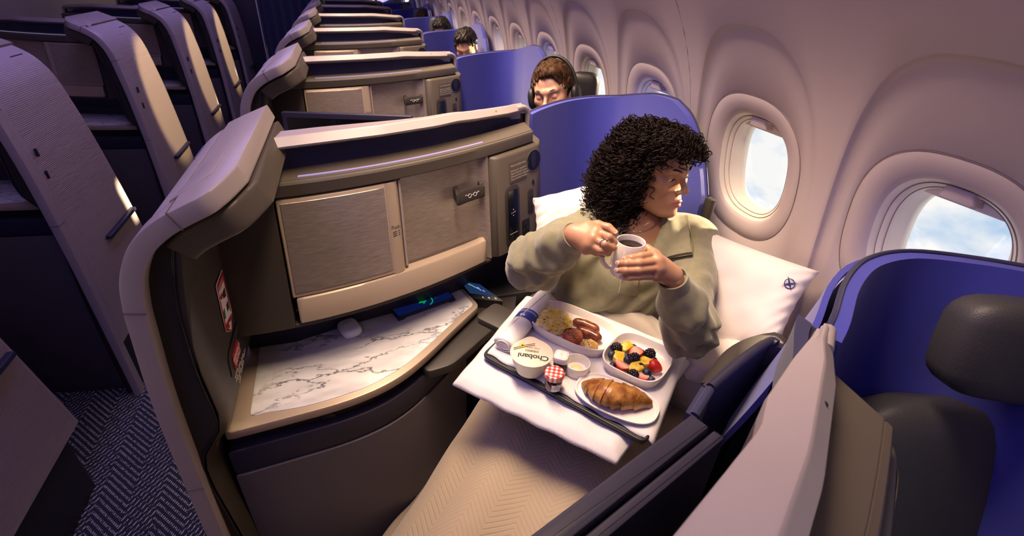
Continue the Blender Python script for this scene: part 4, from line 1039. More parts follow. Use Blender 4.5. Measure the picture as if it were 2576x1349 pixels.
def liner(u, v):
    cu = .004 + (TLEN + .010) * u - .042 * v * u - .03 * v * (1 - u); cv = .012 + (TWID + .012) * v
    return T(cu, cv + .0025 * math.sin(40 * u) * (1 - v), TZ - .003 + .0008 * math.sin(25 * u + 11 * v) - .004 * max(0, 1 - v / .03) - .012 * max(0, 1 - (1 - u) / .03) - .006 * max(0, 1 - (1 - v) / .03))
mesh_obj('tray_liner', *sheet(60, 40, liner, .002), M['cotton'], tr, 180)

M['china'] = mat('warm_white_china', (0.86, 0.80, 0.73), 0.16, coat=.3)
def dish(name, cu, cv, a, b, e, h, foot, label, cat, rot=0.0, floor_h=.006, wall=.005, group=None):
    ro = thing(name, label, cat, T(cu, cv, TZ), group)
    cr_, sr = math.cos(rot), math.sin(rot)
    def R(a_, b_, z): return [T(cu + p[0] * cr_ - p[1] * sr, cv + p[0] * sr + p[1] * cr_, z) for p in superell(a_, b_, e, 56)]
    spec = [(a * foot, b * foot, TZ), (a * (foot + .03), b * (foot + .03), TZ + .001), (a * .97, b * .97, TZ + h * .55), (a, b, TZ + h - .002), (a - .0008, b - .0008, TZ + h), (a - wall + .001, b - wall + .001, TZ + h), (a - wall, b - wall, TZ + h - .002),
            (a * .96 - wall, b * .96 - wall, TZ + h * .5), (a * foot - .002, b * foot - .002, TZ + floor_h + .0015), (a * foot - .010, b * foot - .010, TZ + floor_h), (a * .3, b * .3, TZ + floor_h)]
    mesh_obj('bowl' if h > .015 else 'plate', *loft([R(x, y, z) for x, y, z in spec], True, True, True), M['china'], ro, 60)
    return ro
dish('serving_dish', .137, .224, .124, .078, 3.2, .031, .90, 'long white dish holding eggs, sausages and tomato', 'dish')
dish('serving_dish', .334, .212, .080, .084, 3.4, .033, .88, 'squarish white dish full of mixed fruit', 'dish')
dish('side_plate', .345, .068, .100, .060, 2.6, .011, .90, 'shallow oval white plate under the croissant', 'plate', .08)
dish('butter_cup', .224, .094, .0325, .0325, 2.0, .032, .86, 'small round white cup with butter beside the jam', 'cup', wall=.004)
M['butter'] = mat('butter', (0.88, 0.74, 0.38), 0.4, sss=.2)
bt = mesh_obj('butter_curl', *cushion(T(.226, .090, TZ + .012), (.016, .013, .008), pw_=2.3), M['butter'], None, 180); tag(bt, 'pale yellow butter curl inside the small white cup', 'butter')

def mesh_c(name, V, F, mt, lab, cat, parent=None, group=None, smooth=180):
    o = mesh_obj(name, V, F, mt, parent, smooth)
    if lab: tag(o, lab, cat, group)
    return o
def blob(c, r, nl=26, seed=0, amp=.1, fs=60, M3=None, bumps=None):
    V, F = cushion((0, 0, 0), r, pw_=2.0, n=nl); V = np.array(V)
    d = V / np.linalg.norm(V, axis=1)[:, None]; n = vnoise(V, fs, seed) + .5 * vnoise(V, fs * 2.3, seed + 1)
    V = V * (1 + amp * n)[:, None]
    if M3 is not None: V = V @ np.array(M3).T
    return V + np.array(c), F
def twocol(name, c1, c2, scale, lo_=.4, hi_=.6, rough=.4, detail=5, bump=.2, bs=300, **k):
    Mm = mat(name, c1, rough, bump=bump, bscale=bs, **k); N, L, b = nodes_of(Mm); tc = N.new('ShaderNodeTexCoord')
    n = N.new('ShaderNodeTexNoise'); n.inputs['Scale'].default_value = scale; n.inputs['Detail'].default_value = detail
    r = N.new('ShaderNodeValToRGB'); r.color_ramp.elements[0].position = lo_; r.color_ramp.elements[1].position = hi_; r.color_ramp.elements[0].color = (*c1, 1); r.color_ramp.elements[1].color = (*c2, 1)
    L(tc.outputs['Object'], n.inputs['Vector']); L(n.outputs['Fac'], r.inputs['Fac']); L(r.outputs['Color'], b.inputs['Base Color']); return Mm
M['egg'] = twocol('scrambled_egg', (0.92, 0.62, 0.07), (0.95, 0.80, 0.28), 70, rough=.35, sss=.15)
# scrambled eggs: curds heaped together
rg = np.random.default_rng(3)
lo_c = np.array(T(.0, .12, TZ)); G, lo = sd_grid(np.array(T(.075, .215, TZ)) - np.array([.075, .075, .002]), np.array(T(.075, .215, TZ)) + np.array([.075, .075, .035]), .0017)
D = s_ell(G, T(.073, .218, TZ + .010), (.058, .060, .012))
for k in range(70):
    a = rg.uniform(0, 2 * PI); rr_ = math.sqrt(rg.uniform(0, 1)) * .05
    u, v = .073 + rr_ * math.cos(a) * .95, .218 + rr_ * math.sin(a) * 1.05
    D = smin(D, s_ell(G, T(u, v, TZ + .012 + .012 * (1 - (rr_ / .06) ** 2) + rg.uniform(-.002, .003)), (rg.uniform(.006, .012), rg.uniform(.006, .012), rg.uniform(.004, .008))), .0025)
V, F = surface_nets(D, lo, .0017); V = relax(V, F, 1); V = V + vnormals(V, F) * (vnoise(V, 420, 5) * .0009)[:, None]
egg = mesh_c('scrambled_egg', V, F, M['egg'], 'pale yellow scrambled egg with chopped chives in the long dish', 'egg')
M['chive'] = mat('green_chives', (0.05, 0.12, 0.02), 0.6)
Ve = np.array(V); up_idx = np.where(vnormals(V, F)[:, 2] > .6)[0]
for k in range(22):
    p = Ve[rg.choice(up_idx)]; a = rg.uniform(0, PI); d = np.array([math.cos(a), math.sin(a), rg.uniform(-.2, .2)]) * .0022
    mesh_obj('chive', *tube([p - d + [0, 0, .0008], p + d + [0, 0, .0008]], .0011, 5), M['chive'], egg)
M['sausage'] = twocol('browned_sausage', (0.12, 0.028, 0.010), (0.26, 0.075, 0.028), 60, rough=.22, bump=.25, bs=160)
for k, (q0, q1, lab) in enumerate((((.122, .250), (.202, .258), 'browned sausage nearest the woman in the long dish'), ((.150, .217), (.226, .222), 'browned sausage between the tomato and the other sausage'))):
    pts = [np.array(T(q0[0] + (q1[0] - q0[0]) * t, q0[1] + (q1[1] - q0[1]) * t + .005 * math.sin(PI * t), TZ + .021 - (.004 if k == 0 else 0))) for t in np.linspace(0, 1, 22)]
    rr_ = [.0135 * math.sqrt(max(.02, 1 - abs(2 * t - 1) ** 5)) for t in np.linspace(0, 1, 22)]
    V, F = tube(pts, rr_, 18); V = np.array(V); V += vnormals(V, np.array([f for f in F if len(f) == 4])) * (vnoise(V, 110, k) * .0007)[:, None]
    mesh_c('sausage', V, F, M['sausage'], lab, 'sausage', group='sausages in the dish')
# grilled tomato half
M['tomato'] = twocol('tomato_skin', (0.50, 0.075, 0.022), (0.62, 0.16, 0.06), 40, rough=.25, sss=.15)
M['tomflesh'] = twocol('grilled_tomato_flesh', (0.50, 0.13, 0.045), (0.66, 0.34, 0.16), 130, rough=.3, bump=.5, bs=260)
tm = thing('tomato', 'grilled tomato half with herbs next to the scrambled egg', 'tomato', T(.156, .182, TZ + .006))
mc = np.array(T(.158, .186, TZ))
mesh_obj('skin', *revolve([(.004, .007), (.018, .008), (.026, .014), (.0285, .022), (.027, .029), (.0235, .0315), (.021, .0305)], 40, mc), M['tomato'], tm, 60)
V, F = revolve([(.0225, .0300), (.020, .0312), (.014, .0306), (.008, .0316), (.002, .0312)], 40, mc); V = np.array(V); V[:, 2] += vnoise(V, 260, 4) * .0012
mesh_obj('flesh', V, F, M['tomflesh'], tm, 60)
M['herb'] = mat('dark_herbs', (0.025, 0.03, 0.012), 0.7)
for k in range(26):
    a = rg.uniform(1.2, 4.9); r_ = rg.uniform(.010, .0265); V, F = blob(mc + np.array([r_ * math.cos(a), r_ * math.sin(a), .032 if r_ < .024 else .029]), (.0016, .0013, .0008), 3, k, .3, 500); mesh_obj('herb_flake', V, F, M['herb'], tm)
M['potato'] = twocol('potato_cake', (0.50, 0.26, 0.06), (0.78, 0.52, 0.17), 90, rough=.4, bump=.5, bs=240)
pc = mesh_c('potato_cake', *blob(T(.210, .186, TZ + .017), (.024, .022, .010), 18, 8, .10, 130), M['potato'], 'golden seared potato cake at the near end of the long dish', 'potato cake')
for k in range(8):
    a = rg.uniform(0, 2 * PI); r_ = rg.uniform(.004, .019); q = np.array(T(.210, .186, TZ + .0272)) + np.array([r_ * math.cos(a), r_ * math.sin(a), -r_ * r_ * 10])
    mesh_obj('herb_flake', *blob(q, (.0014, .0011, .0007), 3, k, .3, 500), M['herb'], pc)
# croissant
M['crust'] = twocol('croissant_crust', (0.20, 0.065, 0.012), (0.52, 0.25, 0.065), 38, .36, .66, rough=.34, bump=.45, bs=200)
cn, rings = 70, []
for i in range(cn):
    t = i / (cn - 1); x = 2 * t - 1
    cu = .343 + .079 * x; cv = .046 + .020 * x + .026 * abs(x) ** 1.6
    bulk = .0275 * (1 - abs(x) ** 2.2) ** .8 + .0055
    seg = (t * 7.2) % 1.0; step = .0050 * (seg - .5) * (1 if x < 0 else -1) * (1 - abs(x) ** 4)
    r_ = bulk + step
    ring_ = []
    for a in np.linspace(0, 2 * PI, 28, endpoint=False):
        sk = .006 * math.sin(a) * (seg - .5)
        du_ = sk; dv_ = r_ * 1.06 * math.cos(a); dz = r_ * .84 * math.sin(a)
        ring_.append(T(cu + du_ + .10 * x * dv_, cv + dv_, max(TZ + .0075, TZ + .007 + bulk * .80 + dz)))
    rings.append(ring_)
V, F = loft(rings, True, True, True); V = np.array(V); Fq = np.array([f for f in F if len(f) == 4]); V += vnormals(V, Fq) * (vnoise(V, 90, 2) * .0012 + vnoise(V, 260, 3) * .0006)[:, None]
mesh_c('croissant', V, F, M['crust'], 'flaky golden croissant on the oval plate', 'croissant', smooth=50)

# ---- fruit
FZ = TZ + .007
M['blackberry'] = mat('blackberry', (0.012, 0.006, 0.012), 0.22); M['blueberry'] = twocol('blueberry', (0.012, 0.014, 0.035), (0.05, 0.06, 0.11), 90, rough=.45)
M['straw'] = mat('strawberry_skin', (0.55, 0.018, 0.012), 0.25, bump=.3, bscale=500)
def straw_cut():
    Mm = mat('strawberry_flesh', (0.7, 0.2, 0.12), 0.3); N, L, b = nodes_of(Mm); at_ = N.new('ShaderNodeAttribute'); at_.attribute_name = 'core'
    n = N.new('ShaderNodeTexNoise'); n.inputs['Scale'].default_value = 260; tc = N.new('ShaderNodeTexCoord'); L(tc.outputs['Object'], n.inputs['Vector'])
    ad = N.new('ShaderNodeMath'); ad.operation = 'MULTIPLY_ADD'; ad.inputs[1].default_value = .35; L(n.outputs['Fac'], ad.inputs[0]); L(at_.outputs['Fac'], ad.inputs[2])
    r = N.new('ShaderNodeValToRGB'); r.color_ramp.elements[0].position = .2; r.color_ramp.elements[0].color = (.80, .50, .36, 1); r.color_ramp.elements[1].position = 1.1 if False else 1.0; r.color_ramp.elements[1].color = (.62, .06, .035, 1)
    L(ad.outputs[0], r.inputs['Fac']); L(r.outputs['Color'], b.inputs['Base Color']); return Mm
M['strawcut'] = straw_cut()
M['pine'] = twocol('pineapple', (0.80, 0.48, 0.02), (0.93, 0.70, 0.14), 60, rough=.3, bump=.5, bs=180, sss=.1)
ball_V, ball_F = cushion((0, 0, 0), (1, 1, 1), pw_=2.0, n=5); ball_V = np.array(ball_V)
def blackberry(u, v, z, lab, s=1.0):
    mb = MB(); k = 0
    for j, (zz, rr_, n) in enumerate(((-.0085, .004, 5), (-.005, .0085, 9), (0, .0103, 11), (.005, .0088, 9), (.009, .0048, 6), (.011, 0, 1))):
        for i in range(n):
            a = 2 * PI * i / n + j * .4; mb.add(ball_V * .0042 * s + np.array([rr_ * math.cos(a), rr_ * math.sin(a), zz]) * s, ball_F)
    R_ = np.array((Matrix.Rotation(rg.uniform(.3, 1.4), 3, 'X') @ Matrix.Rotation(rg.uniform(0, 6), 3, 'Z')))
    V = np.array(mb.V) @ R_.T + np.array(T(u, v, z))
    mesh_c('blackberry', V, mb.F, M['blackberry'], lab, 'blackberry', group='blackberries in the fruit dish')
def blueberry(u, v, z, lab, r=.0105):
    o = thing('blueberry', lab, 'blueberry', T(u, v, z), 'blueberries in the fruit dish')
    V = ball_V * np.array([r, r, r * .88]); hi, hf = cushion((0, 0, 0), (1, 1, 1), pw_=2.0, n=9)
    R_ = np.array((Matrix.Rotation(rg.uniform(0, .9), 3, 'X') @ Matrix.Rotation(rg.uniform(0, 6), 3, 'Z')))
    mesh_obj('berry', np.array(hi) * np.array([r, r, r * .88]) @ R_.T + np.array(T(u, v, z)), hf, M['blueberry'], o, 180)
    cr = [(.0035 * (1.3 if i % 2 else .7) * math.cos(i * PI / 5), .0035 * (1.3 if i % 2 else .7) * math.sin(i * PI / 5)) for i in range(10)]
    V, F = slab(cr, lambda a, b, t: (a, b, t), r * .80, r * .90); mesh_obj('crown', np.array(V) @ R_.T + np.array(T(u, v, z)), F, M['blackberry'], o, None)
def strawberry(u, v, z, ang, lab, half=True, s=1.0, tilt=.35):
    o = thing('strawberry', lab, 'strawberry', T(u, v, z), 'strawberries in the fruit dish')
    n = 30; prof = [(.0, .0), (.008, .0015), (.0145, .006), (.0165, .012), (.0150, .020), (.011, .028), (.006, .034), (.0015, .037), (0, .0375)]
    prof = [(r * 1.05, z_ - .018) for r, z_ in prof]
    ax = np.array([math.cos(ang), math.sin(ang), -.05]); ax /= np.linalg.norm(ax); side = np.array([-math.sin(ang), math.cos(ang), 0]); upv = np.cross(ax, side)
    if upv[2] < 0: upv = -upv
    ct, st_ = math.cos(tilt), math.sin(tilt); side, upv = side * ct + upv * st_, upv * ct - side * st_
    base = np.array(T(u, v, z))
    ths = np.linspace(PI, 2 * PI, 16) if half else np.linspace(0, 2 * PI, 28, endpoint=False)
    rings = [[base + s * (ax * zz + side * r * math.cos(a) + upv * r * math.sin(a)) for a in ths] for r, zz in prof]
    V, F = loft(rings, not half); mesh_obj('skin', V, F, M['straw'], o, 60)
    if half:
        N_ = 9; V = []; core = []
        pts = [(r, zz) for r, zz in prof]
        for r, zz in pts:
            for k in range(N_):
                w = -1 + 2 * k / (N_ - 1); V.append(base + s * (ax * zz + side * r * w + upv * (.0006 * (1 - w * w)))); core.append(abs(w) ** 1.6 * .85)
        F = [(j * N_ + i, j * N_ + i + 1, (j + 1) * N_ + i + 1, (j + 1) * N_ + i) for j in range(len(pts) - 1) for i in range(N_ - 1)]
        c = mesh_obj('cut_face', V, F, M['strawcut'], o, 180); at2 = c.data.attributes.new('core', 'FLOAT', 'POINT')
        if len(at2.data) == len(core): at2.data.foreach_set('value', core)
    return o
def pineapple(u, v, z, ang, lab, s=1.0):
    P = roundpoly([(-.017, -.012), (.012, -.014), (.019, .010), (-.004, .016), (-.02, .006)], .003, 3); ca, sa = math.cos(ang), math.sin(ang)
    o_ = np.array(T(u, v, z)); ti = rg.uniform(-.25, .25)
    V, F = slab(P, lambda a, b, t: o_ + s * np.array([a * ca - b * sa, a * sa + b * ca, t + ti * a]), -.008, .008, .003, 2); V = np.array(V); V += (vnoise(V, 160, 7) * .0012)[:, None]
    mesh_c('pineapple_chunk', V, F, M['pine'], lab, 'pineapple', group='pineapple chunks in the fruit dish', smooth=50)
def fp_(x, y, z=.795): q = ptz(x, y, z) - TA; return float(q @ TU), float(q @ TV)
q = fp_(1578, 866); pineapple(*q, FZ + .016, .3, 'pineapple chunk at the far edge between blackberry and strawberry')
q = fp_(1560, 890); pineapple(*q, FZ + .014, 1.2, 'pineapple chunk at the left beside a blueberry', 1.05)
q = fp_(1624, 902); pineapple(*q, FZ + .014, 2.2, 'pineapple chunk at the right next to the whole strawberry', 1.15)
q = fp_(1603, 918); pineapple(*q, FZ + .016, .2, 'pineapple chunk at the centre front above a blackberry', 1.1)
q = fp_(1600, 880); strawberry(*q, FZ + .024, -1.75 + PI, 'strawberry half with flesh up at the far side of the fruit', True, 1.05, -.3)
q = fp_(1566, 912); strawberry(*q, FZ + .022, 1.9, 'strawberry half with flesh up at the near left of the fruit', True, 1.1, .2)
q = fp_(1616, 936); strawberry(*q, FZ + .018, 2.6, 'strawberry half at the near right beside two blueberries', True, 1.0, .1)
q = fp_(1650, 915); strawberry(*q, FZ + .018, -1.0, 'whole red strawberry at the right of the fruit dish', False, 1.0)
for x, y, zz, lab in ((1553, 868, .018, 'blackberry at the far left corner of the fruit'), (1637, 883, .018, 'blackberry at the far right behind the whole strawberry'), (1597, 897, .022, 'blackberry in the middle of the fruit'), (1594, 936, .018, 'blackberry at the near edge of the fruit')):
    q = fp_(x, y); blackberry(*q, FZ + zz, lab, 1.08)
for x, y, zz, r_, lab in ((1542, 883, .014, .0115, 'blueberry at the far left end of the fruit'), (1595, 864, .012, .011, 'blueberry half hidden behind the far strawberry'), (1617, 879, .014, .011, 'blueberry between the far strawberry and right blackberry'), (1579, 889, .016, .010, 'small blueberry beside the left pineapple chunk'), (1581, 902, .022, .012, 'blueberry sitting on top between strawberry and middle blackberry'), (1545, 909, .012, .0105, 'blueberry tucked left of the near strawberry half'), (1612, 914, .018, .010, 'blueberry between the two right pineapple chunks'), (1630, 930, .016, .0125, 'large blueberry in front of the whole strawberry'), (1642, 945, .012, .0105, 'blueberry nearest the right front rim'), (1648, 894, .010, .010, 'blueberry behind the whole strawberry by the rim')):
    q = fp_(x, y); blueberry(*q, FZ + zz, lab, r_)

# ---- yoghurt pot
M['cream'] = mat('cream_foil', (0.66, 0.55, 0.43), 0.4, bump=.1, bscale=60); M['inkg'] = mat('dark_green_ink', (0.012, 0.022, 0.014), 0.6); M['vanilla'] = mat('yellow_print', (0.80, 0.52, 0.05), 0.6); M['podbrown'] = mat('brown_print', (0.10, 0.035, 0.015), 0.6)
yc = np.array(T(.128, .030, TZ)); yo = thing('yoghurt_pot', 'cream yoghurt pot with a printed foil lid at the front of the tray', 'yoghurt', tuple(yc))
mesh_obj('cup', *revolve([(.030, 0), (.036, .001), (.038, .006), (.039, .018), (.046, .030), (.0475, .050), (.0485, .052)], 48, yc), mat('pale_print_cup', (.78, .76, .62), .35), yo, 50)
lo_ = [(.0535 * math.cos(a) * (1 + .0), .0535 * math.sin(a)) for a in np.linspace(0, 2 * PI, 64, endpoint=False)]
yu = (dep(1390, 880, 1) - dep(1280, 880, 1))
yr = TU[:2] * .90 + TV[:2] * .44; yr /= np.linalg.norm(yr)                      # direction that reads left to right on the picture
ang_y = math.atan2(yr[1], yr[0])
ca_, sa_ = math.cos(ang_y), math.sin(ang_y)
LZ = .0525
def YL(u, v, t): return (yc[0] + u * ca_ - v * sa_, yc[1] + u * sa_ + v * ca_, yc[2] + LZ + t)
tabp = []
for a in np.linspace(0, 2 * PI, 72, endpoint=False):
    r_ = .0530 + .0085 * math.exp(-((a - 1.75) / .30) ** 2); tabp.append((r_ * math.cos(a), r_ * math.sin(a)))
lid = mesh_obj('lid', *slab(tabp, YL, 0, .0012, .0004), M['cream'], yo, 40)
def upside(u, v): return -u, -v                                                     # print is upside down to the camera
def pr_y(txt, size, cx, cy, mt, nm, bold=0): mesh_obj(nm, *text_mesh(txt, size, lambda u, v, t: YL(cx - u, cy - v, .0013 + t), bold=bold, spacing=.95), mt, lid, None)
pr_y('Chobani', .0235, .006, -.0155, M['inkg'], 'brand_print', .0005)
pr_y('Greek Yogurt', .0062, .002, .016, M['inkg'], 'variety_print'); pr_y('VANILLA', .0055, .000, .022, mat('orange_ink', (.5, .14, .05), .6), 'flavour_print')
mb = MB(); xx = -.016
rgb = np.random.default_rng(5)
while xx < .017:
    w_ = rgb.uniform(.0003, .0012); mb.add(*slab([(xx, .001), (xx + w_, .001), (xx + w_, .0085), (xx, .0085)], YL, .0012, .0016)); xx += w_ + rgb.uniform(.0004, .001)
tag(mb.build('barcode', M['inkg'], lid, None), kind='stuff')
fc_ = np.array([-.026, .021])
for k in range(5):
    a = k * 2 * PI / 5 + .3; pet = [(0, -.0012), (.006, -.0042), (.0115, 0), (.006, .0042), (0, .0012)]
    mesh_obj('petal', *slab([(fc_[0] + (p[0] * math.cos(a) - p[1] * math.sin(a)), fc_[1] + (p[0] * math.sin(a) + p[1] * math.cos(a))) for p in roundpoly(pet, .003, 3)], YL, .0012, .0017), M['vanilla'], lid, None)
for dx, dy in ((0, 0), (.001, -.0055)): mesh_obj('vanilla_pod', *tube([YL(x, y, .0016) for x, y in ((-.046 + dx, .006 + dy), (-.030 + dx, .016 + dy), (-.012 + dx, .027 + dy), (.004 + dx, .034 + dy))], .0010, 5), M['podbrown'], lid)
# ---- jam jar
jc = np.array(T(.207, .010, TZ)); jj = thing('jam_jar', 'mini jam jar with a red gingham lid beside the yoghurt', 'jam jar', tuple(jc))
oct_ = lambda r, z: [(jc[0] + r * (1 - .035 * abs(math.sin(4 * a))) * math.cos(a), jc[1] + r * (1 - .035 * abs(math.sin(4 * a))) * math.sin(a), jc[2] + z) for a in np.linspace(0, 2 * PI, 40, endpoint=False)]
mesh_obj('glass', *loft([oct_(r, z) for r, z in ((.017, 0), (.020, .002), (.0215, .008), (.0215, .030), (.0195, .035), (.0185, .038))], True, True, True), mat('dark_red_jam', (.07, .006, .012), .08, coat=.6), jj, 50)
def gingham():
    Mm = mat('red_gingham', (.8, .75, .7), .35); N, L, b = nodes_of(Mm); tc = N.new('ShaderNodeTexCoord'); mp = N.new('ShaderNodeMapping'); mp.inputs['Rotation'].default_value = (0, 0, .5); mp.inputs['Scale'].default_value = (90, 90, 90)
    sp = N.new('ShaderNodeSeparateXYZ'); L(tc.outputs['Object'], mp.inputs[0]); L(mp.outputs[0], sp.inputs[0])
    def st_(o):
        f = N.new('ShaderNodeMath'); f.operation = 'FRACT'; L(o, f.inputs[0]); g_ = N.new('ShaderNodeMath'); g_.operation = 'GREATER_THAN'; g_.inputs[1].default_value = .5; L(f.outputs[0], g_.inputs[0]); return g_.outputs[0]
    a = N.new('ShaderNodeMath'); a.operation = 'ADD'; L(st_(sp.outputs['X']), a.inputs[0]); L(st_(sp.outputs['Y']), a.inputs[1])
    h = N.new('ShaderNodeMath'); h.operation = 'MULTIPLY'; h.inputs[1].default_value = .5; L(a.outputs[0], h.inputs[0])
    r = N.new('ShaderNodeValToRGB'); r.color_ramp.interpolation = 'CONSTANT'; r.color_ramp.elements[0].color = (.84, .80, .75, 1); r.color_ramp.elements[1].position = .3; r.color_ramp.elements[1].color = (.72, .17, .13, 1)
    e = r.color_ramp.elements.new(.8); e.color = (.55, .02, .02, 1); L(h.outputs[0], r.inputs['Fac']); L(r.outputs['Color'], b.inputs['Base Color']); return Mm
mesh_obj('lid', *revolve([(.0205, .036), (.0235, .037), (.024, .040), (.024, .047), (.0225, .0505), (.018, .0515), (.006, .0518)], 40, jc), gingham(), jj, 50)
jd = CAM[:2] - jc[:2]; jd /= np.linalg.norm(jd); ja = math.atan2(jd[1], jd[0]) + .35
def JL(u, v, t): a = ja + u / .0215; r_ = .0217 + t; return (jc[0] + r_ * math.cos(a), jc[1] + r_ * math.sin(a), jc[2] + .017 + v)
lab_ = mesh_obj('label', *sheet(10, 4, lambda u, v: JL(-.0105 + .021 * u, -.010 + .020 * v, 0), .0005), M['print_white'], jj, 60)
mesh_obj('label_print', *text_mesh('The\nStrawberry', .0058, lambda u, v, t: JL(u, v + .003, .0008 + t)), M['print_dark'], lab_, None)
# ---- salt shaker
sc0 = T(.191, .068, TZ); sk = thing('salt_shaker', 'small square shaker with a cream cap and dark body', 'shaker', sc0)
ang2 = math.atan2(TU[1], TU[0]) + .3; c2_, s2_ = math.cos(ang2), math.sin(ang2)
SK = lambda u, v, t: (sc0[0] + u * c2_ - v * s2_, sc0[1] + u * s2_ + v * c2_, sc0[2] + t)
mesh_obj('body', *slab(rrect(.033, .033, .010, 5), SK, 0, .038, .003), mat('charcoal_glaze', (.03, .03, .04), .3), sk, 50)
mesh_obj('base', *slab(rrect(.0335, .0335, .010, 5), SK, 0, .014, .002), M['china'], sk, 50)
cap_ = mesh_obj('cap', *slab(rrect(.036, .036, .011, 5), SK, .037, .056, .003), M['china'], sk, 50)
mesh_obj('cap_rim', *tube([SK(*p, .0562) for p in rrect(.028, .028, .009, 5)] + [SK(*rrect(.028, .028, .009, 5)[0], .0562)], .0005, 4, False), M['cream'], cap_)
mesh_obj('letter', *text_mesh('S', .016, lambda u, v, t: SK(-u, -v, .0561 + t)), M['cream'], cap_, None)
# ---- napkin roll
na = thing('napkin_roll', 'white rolled napkin with a blue paper band left of the dish', 'napkin', T(.01, .17, TZ))
n0, n1 = np.array(T(.036, .040, TZ)), np.array(T(-.004, .312, TZ)); nd = (n1 - n0); nl = np.linalg.norm(nd); nd /= nl; ns = np.array([nd[1], -nd[0], 0])
def nap_ring(t, k=1.0, flat=.72, n=28): return [n0 + nd * (nl * t) + ns * (k * (.031 - .004 * t) * math.cos(a) * (1 + .04 * math.sin(3 * a + 8 * t))) + np.array([0, 0, .0215 + k * .0215 * flat * 1.25 * math.sin(a)]) for a in np.linspace(0, 2 * PI, n, endpoint=False)]
rings = [nap_ring(0, .62), nap_ring(.004, .9)] + [nap_ring(t) for t in np.linspace(.012, .94, 26)] + [nap_ring(.97, .9), nap_ring(1.0, .45, .5)]
mesh_obj('roll', *loft(rings, True, True, True), M['cotton'], na, 180)
sp_ = []
for t in np.linspace(0, 1, 60): a = t * 4.2 * PI; r_ = .006 + .016 * t; sp_.append(n0 - nd * .001 + ns * (r_ * 1.15 * math.cos(a)) + np.array([0, 0, .0205 + r_ * .9 * math.sin(a)]))
mesh_obj('rolled_edge', *tube(sp_, .0014, 5), M['cotton'], na, 60)
mesh_obj('fold_line', *tube([n0 + nd * (nl * t) + ns * (-.031 * math.cos(.9 + t)) + np.array([0, 0, .0215 + .0275 * .72 * math.sin(.9 + t)]) for t in np.linspace(.01, .9, 20)], .0016, 5), M['cotton'], na, 60)
M['band'] = mat('blue_paper_band', (0.025, 0.045, 0.27), 0.5)
bn = mesh_obj('paper_band', *loft([nap_ring(t, 1.03) for t in (.40, .405, .5, .555, .56)], True), M['band'], na, 180)
for t in (.515, .53): mesh_obj('band_line', *tube([np.array(q_) for q_ in nap_ring(t, 1.036)[2:13]], .0006, 4), M['print_white'], bn)
mesh_obj('band_crest', *loft([nap_ring(t, 1.04)[7:10] for t in (.43, .455)], False), M['print_white'], bn, None)
mesh_obj('fork_end', *cushion(np.array(T(.004, .330, TZ + .016)), (.011, .006, .0022), rot=Matrix.Rotation(math.atan2(nd[1], nd[0]), 4, 'Z')), mat('steel', (.55, .48, .40), .25, metal=1.0), na)
# ------------------------------------------------------------------ people
def skin_mat(name, col, lipcol):
    Mm = mat(name, col, .42, sss=.12, sss_r=(1, .4, .2), bump=.05, bscale=900); N, L, b = nodes_of(Mm)
    a = N.new('ShaderNodeAttribute'); a.attribute_name = 'lip'; mx = N.new('ShaderNodeMix'); mx.data_type = 'RGBA'
    n = N.new('ShaderNodeTexNoise'); n.inputs['Scale'].default_value = 45; tc = N.new('ShaderNodeTexCoord'); L(tc.outputs['Object'], n.inputs['Vector'])
    r = N.new('ShaderNodeValToRGB'); r.color_ramp.elements[0].color = (*[c * .92 for c in col], 1); r.color_ramp.elements[1].color = (*[min(1, c * 1.07) for c in col], 1); L(n.outputs['Fac'], r.inputs['Fac'])
    L(r.outputs['Color'], mx.inputs['A']); mx.inputs['B'].default_value = (*lipcol, 1); L(a.outputs['Fac'], mx.inputs['Factor']); L(mx.outputs['Result'], b.inputs['Base Color']); return Mm
M['skin'] = skin_mat('brown_skin', (0.44, 0.225, 0.125), (0.42, 0.145, 0.11))
M['skin_man'] = skin_mat('light_skin', (0.50, 0.27, 0.17), (0.45, 0.17, 0.13))
def hair_mat(name, c, r=.38): return mat(name, c, r, var=.5, vscale=120, spec=.14)
M['hair'] = hair_mat('dark_curly_hair', (0.009, 0.0042, 0.0030), .55); M['hair_man'] = hair_mat('brown_hair', (0.055, 0.026, 0.011), .55)
M['eye_white'] = mat('eye_white', (.70, .66, .62), .2); M['iris'] = mat('dark_iris', (.035, .016, .008), .1)

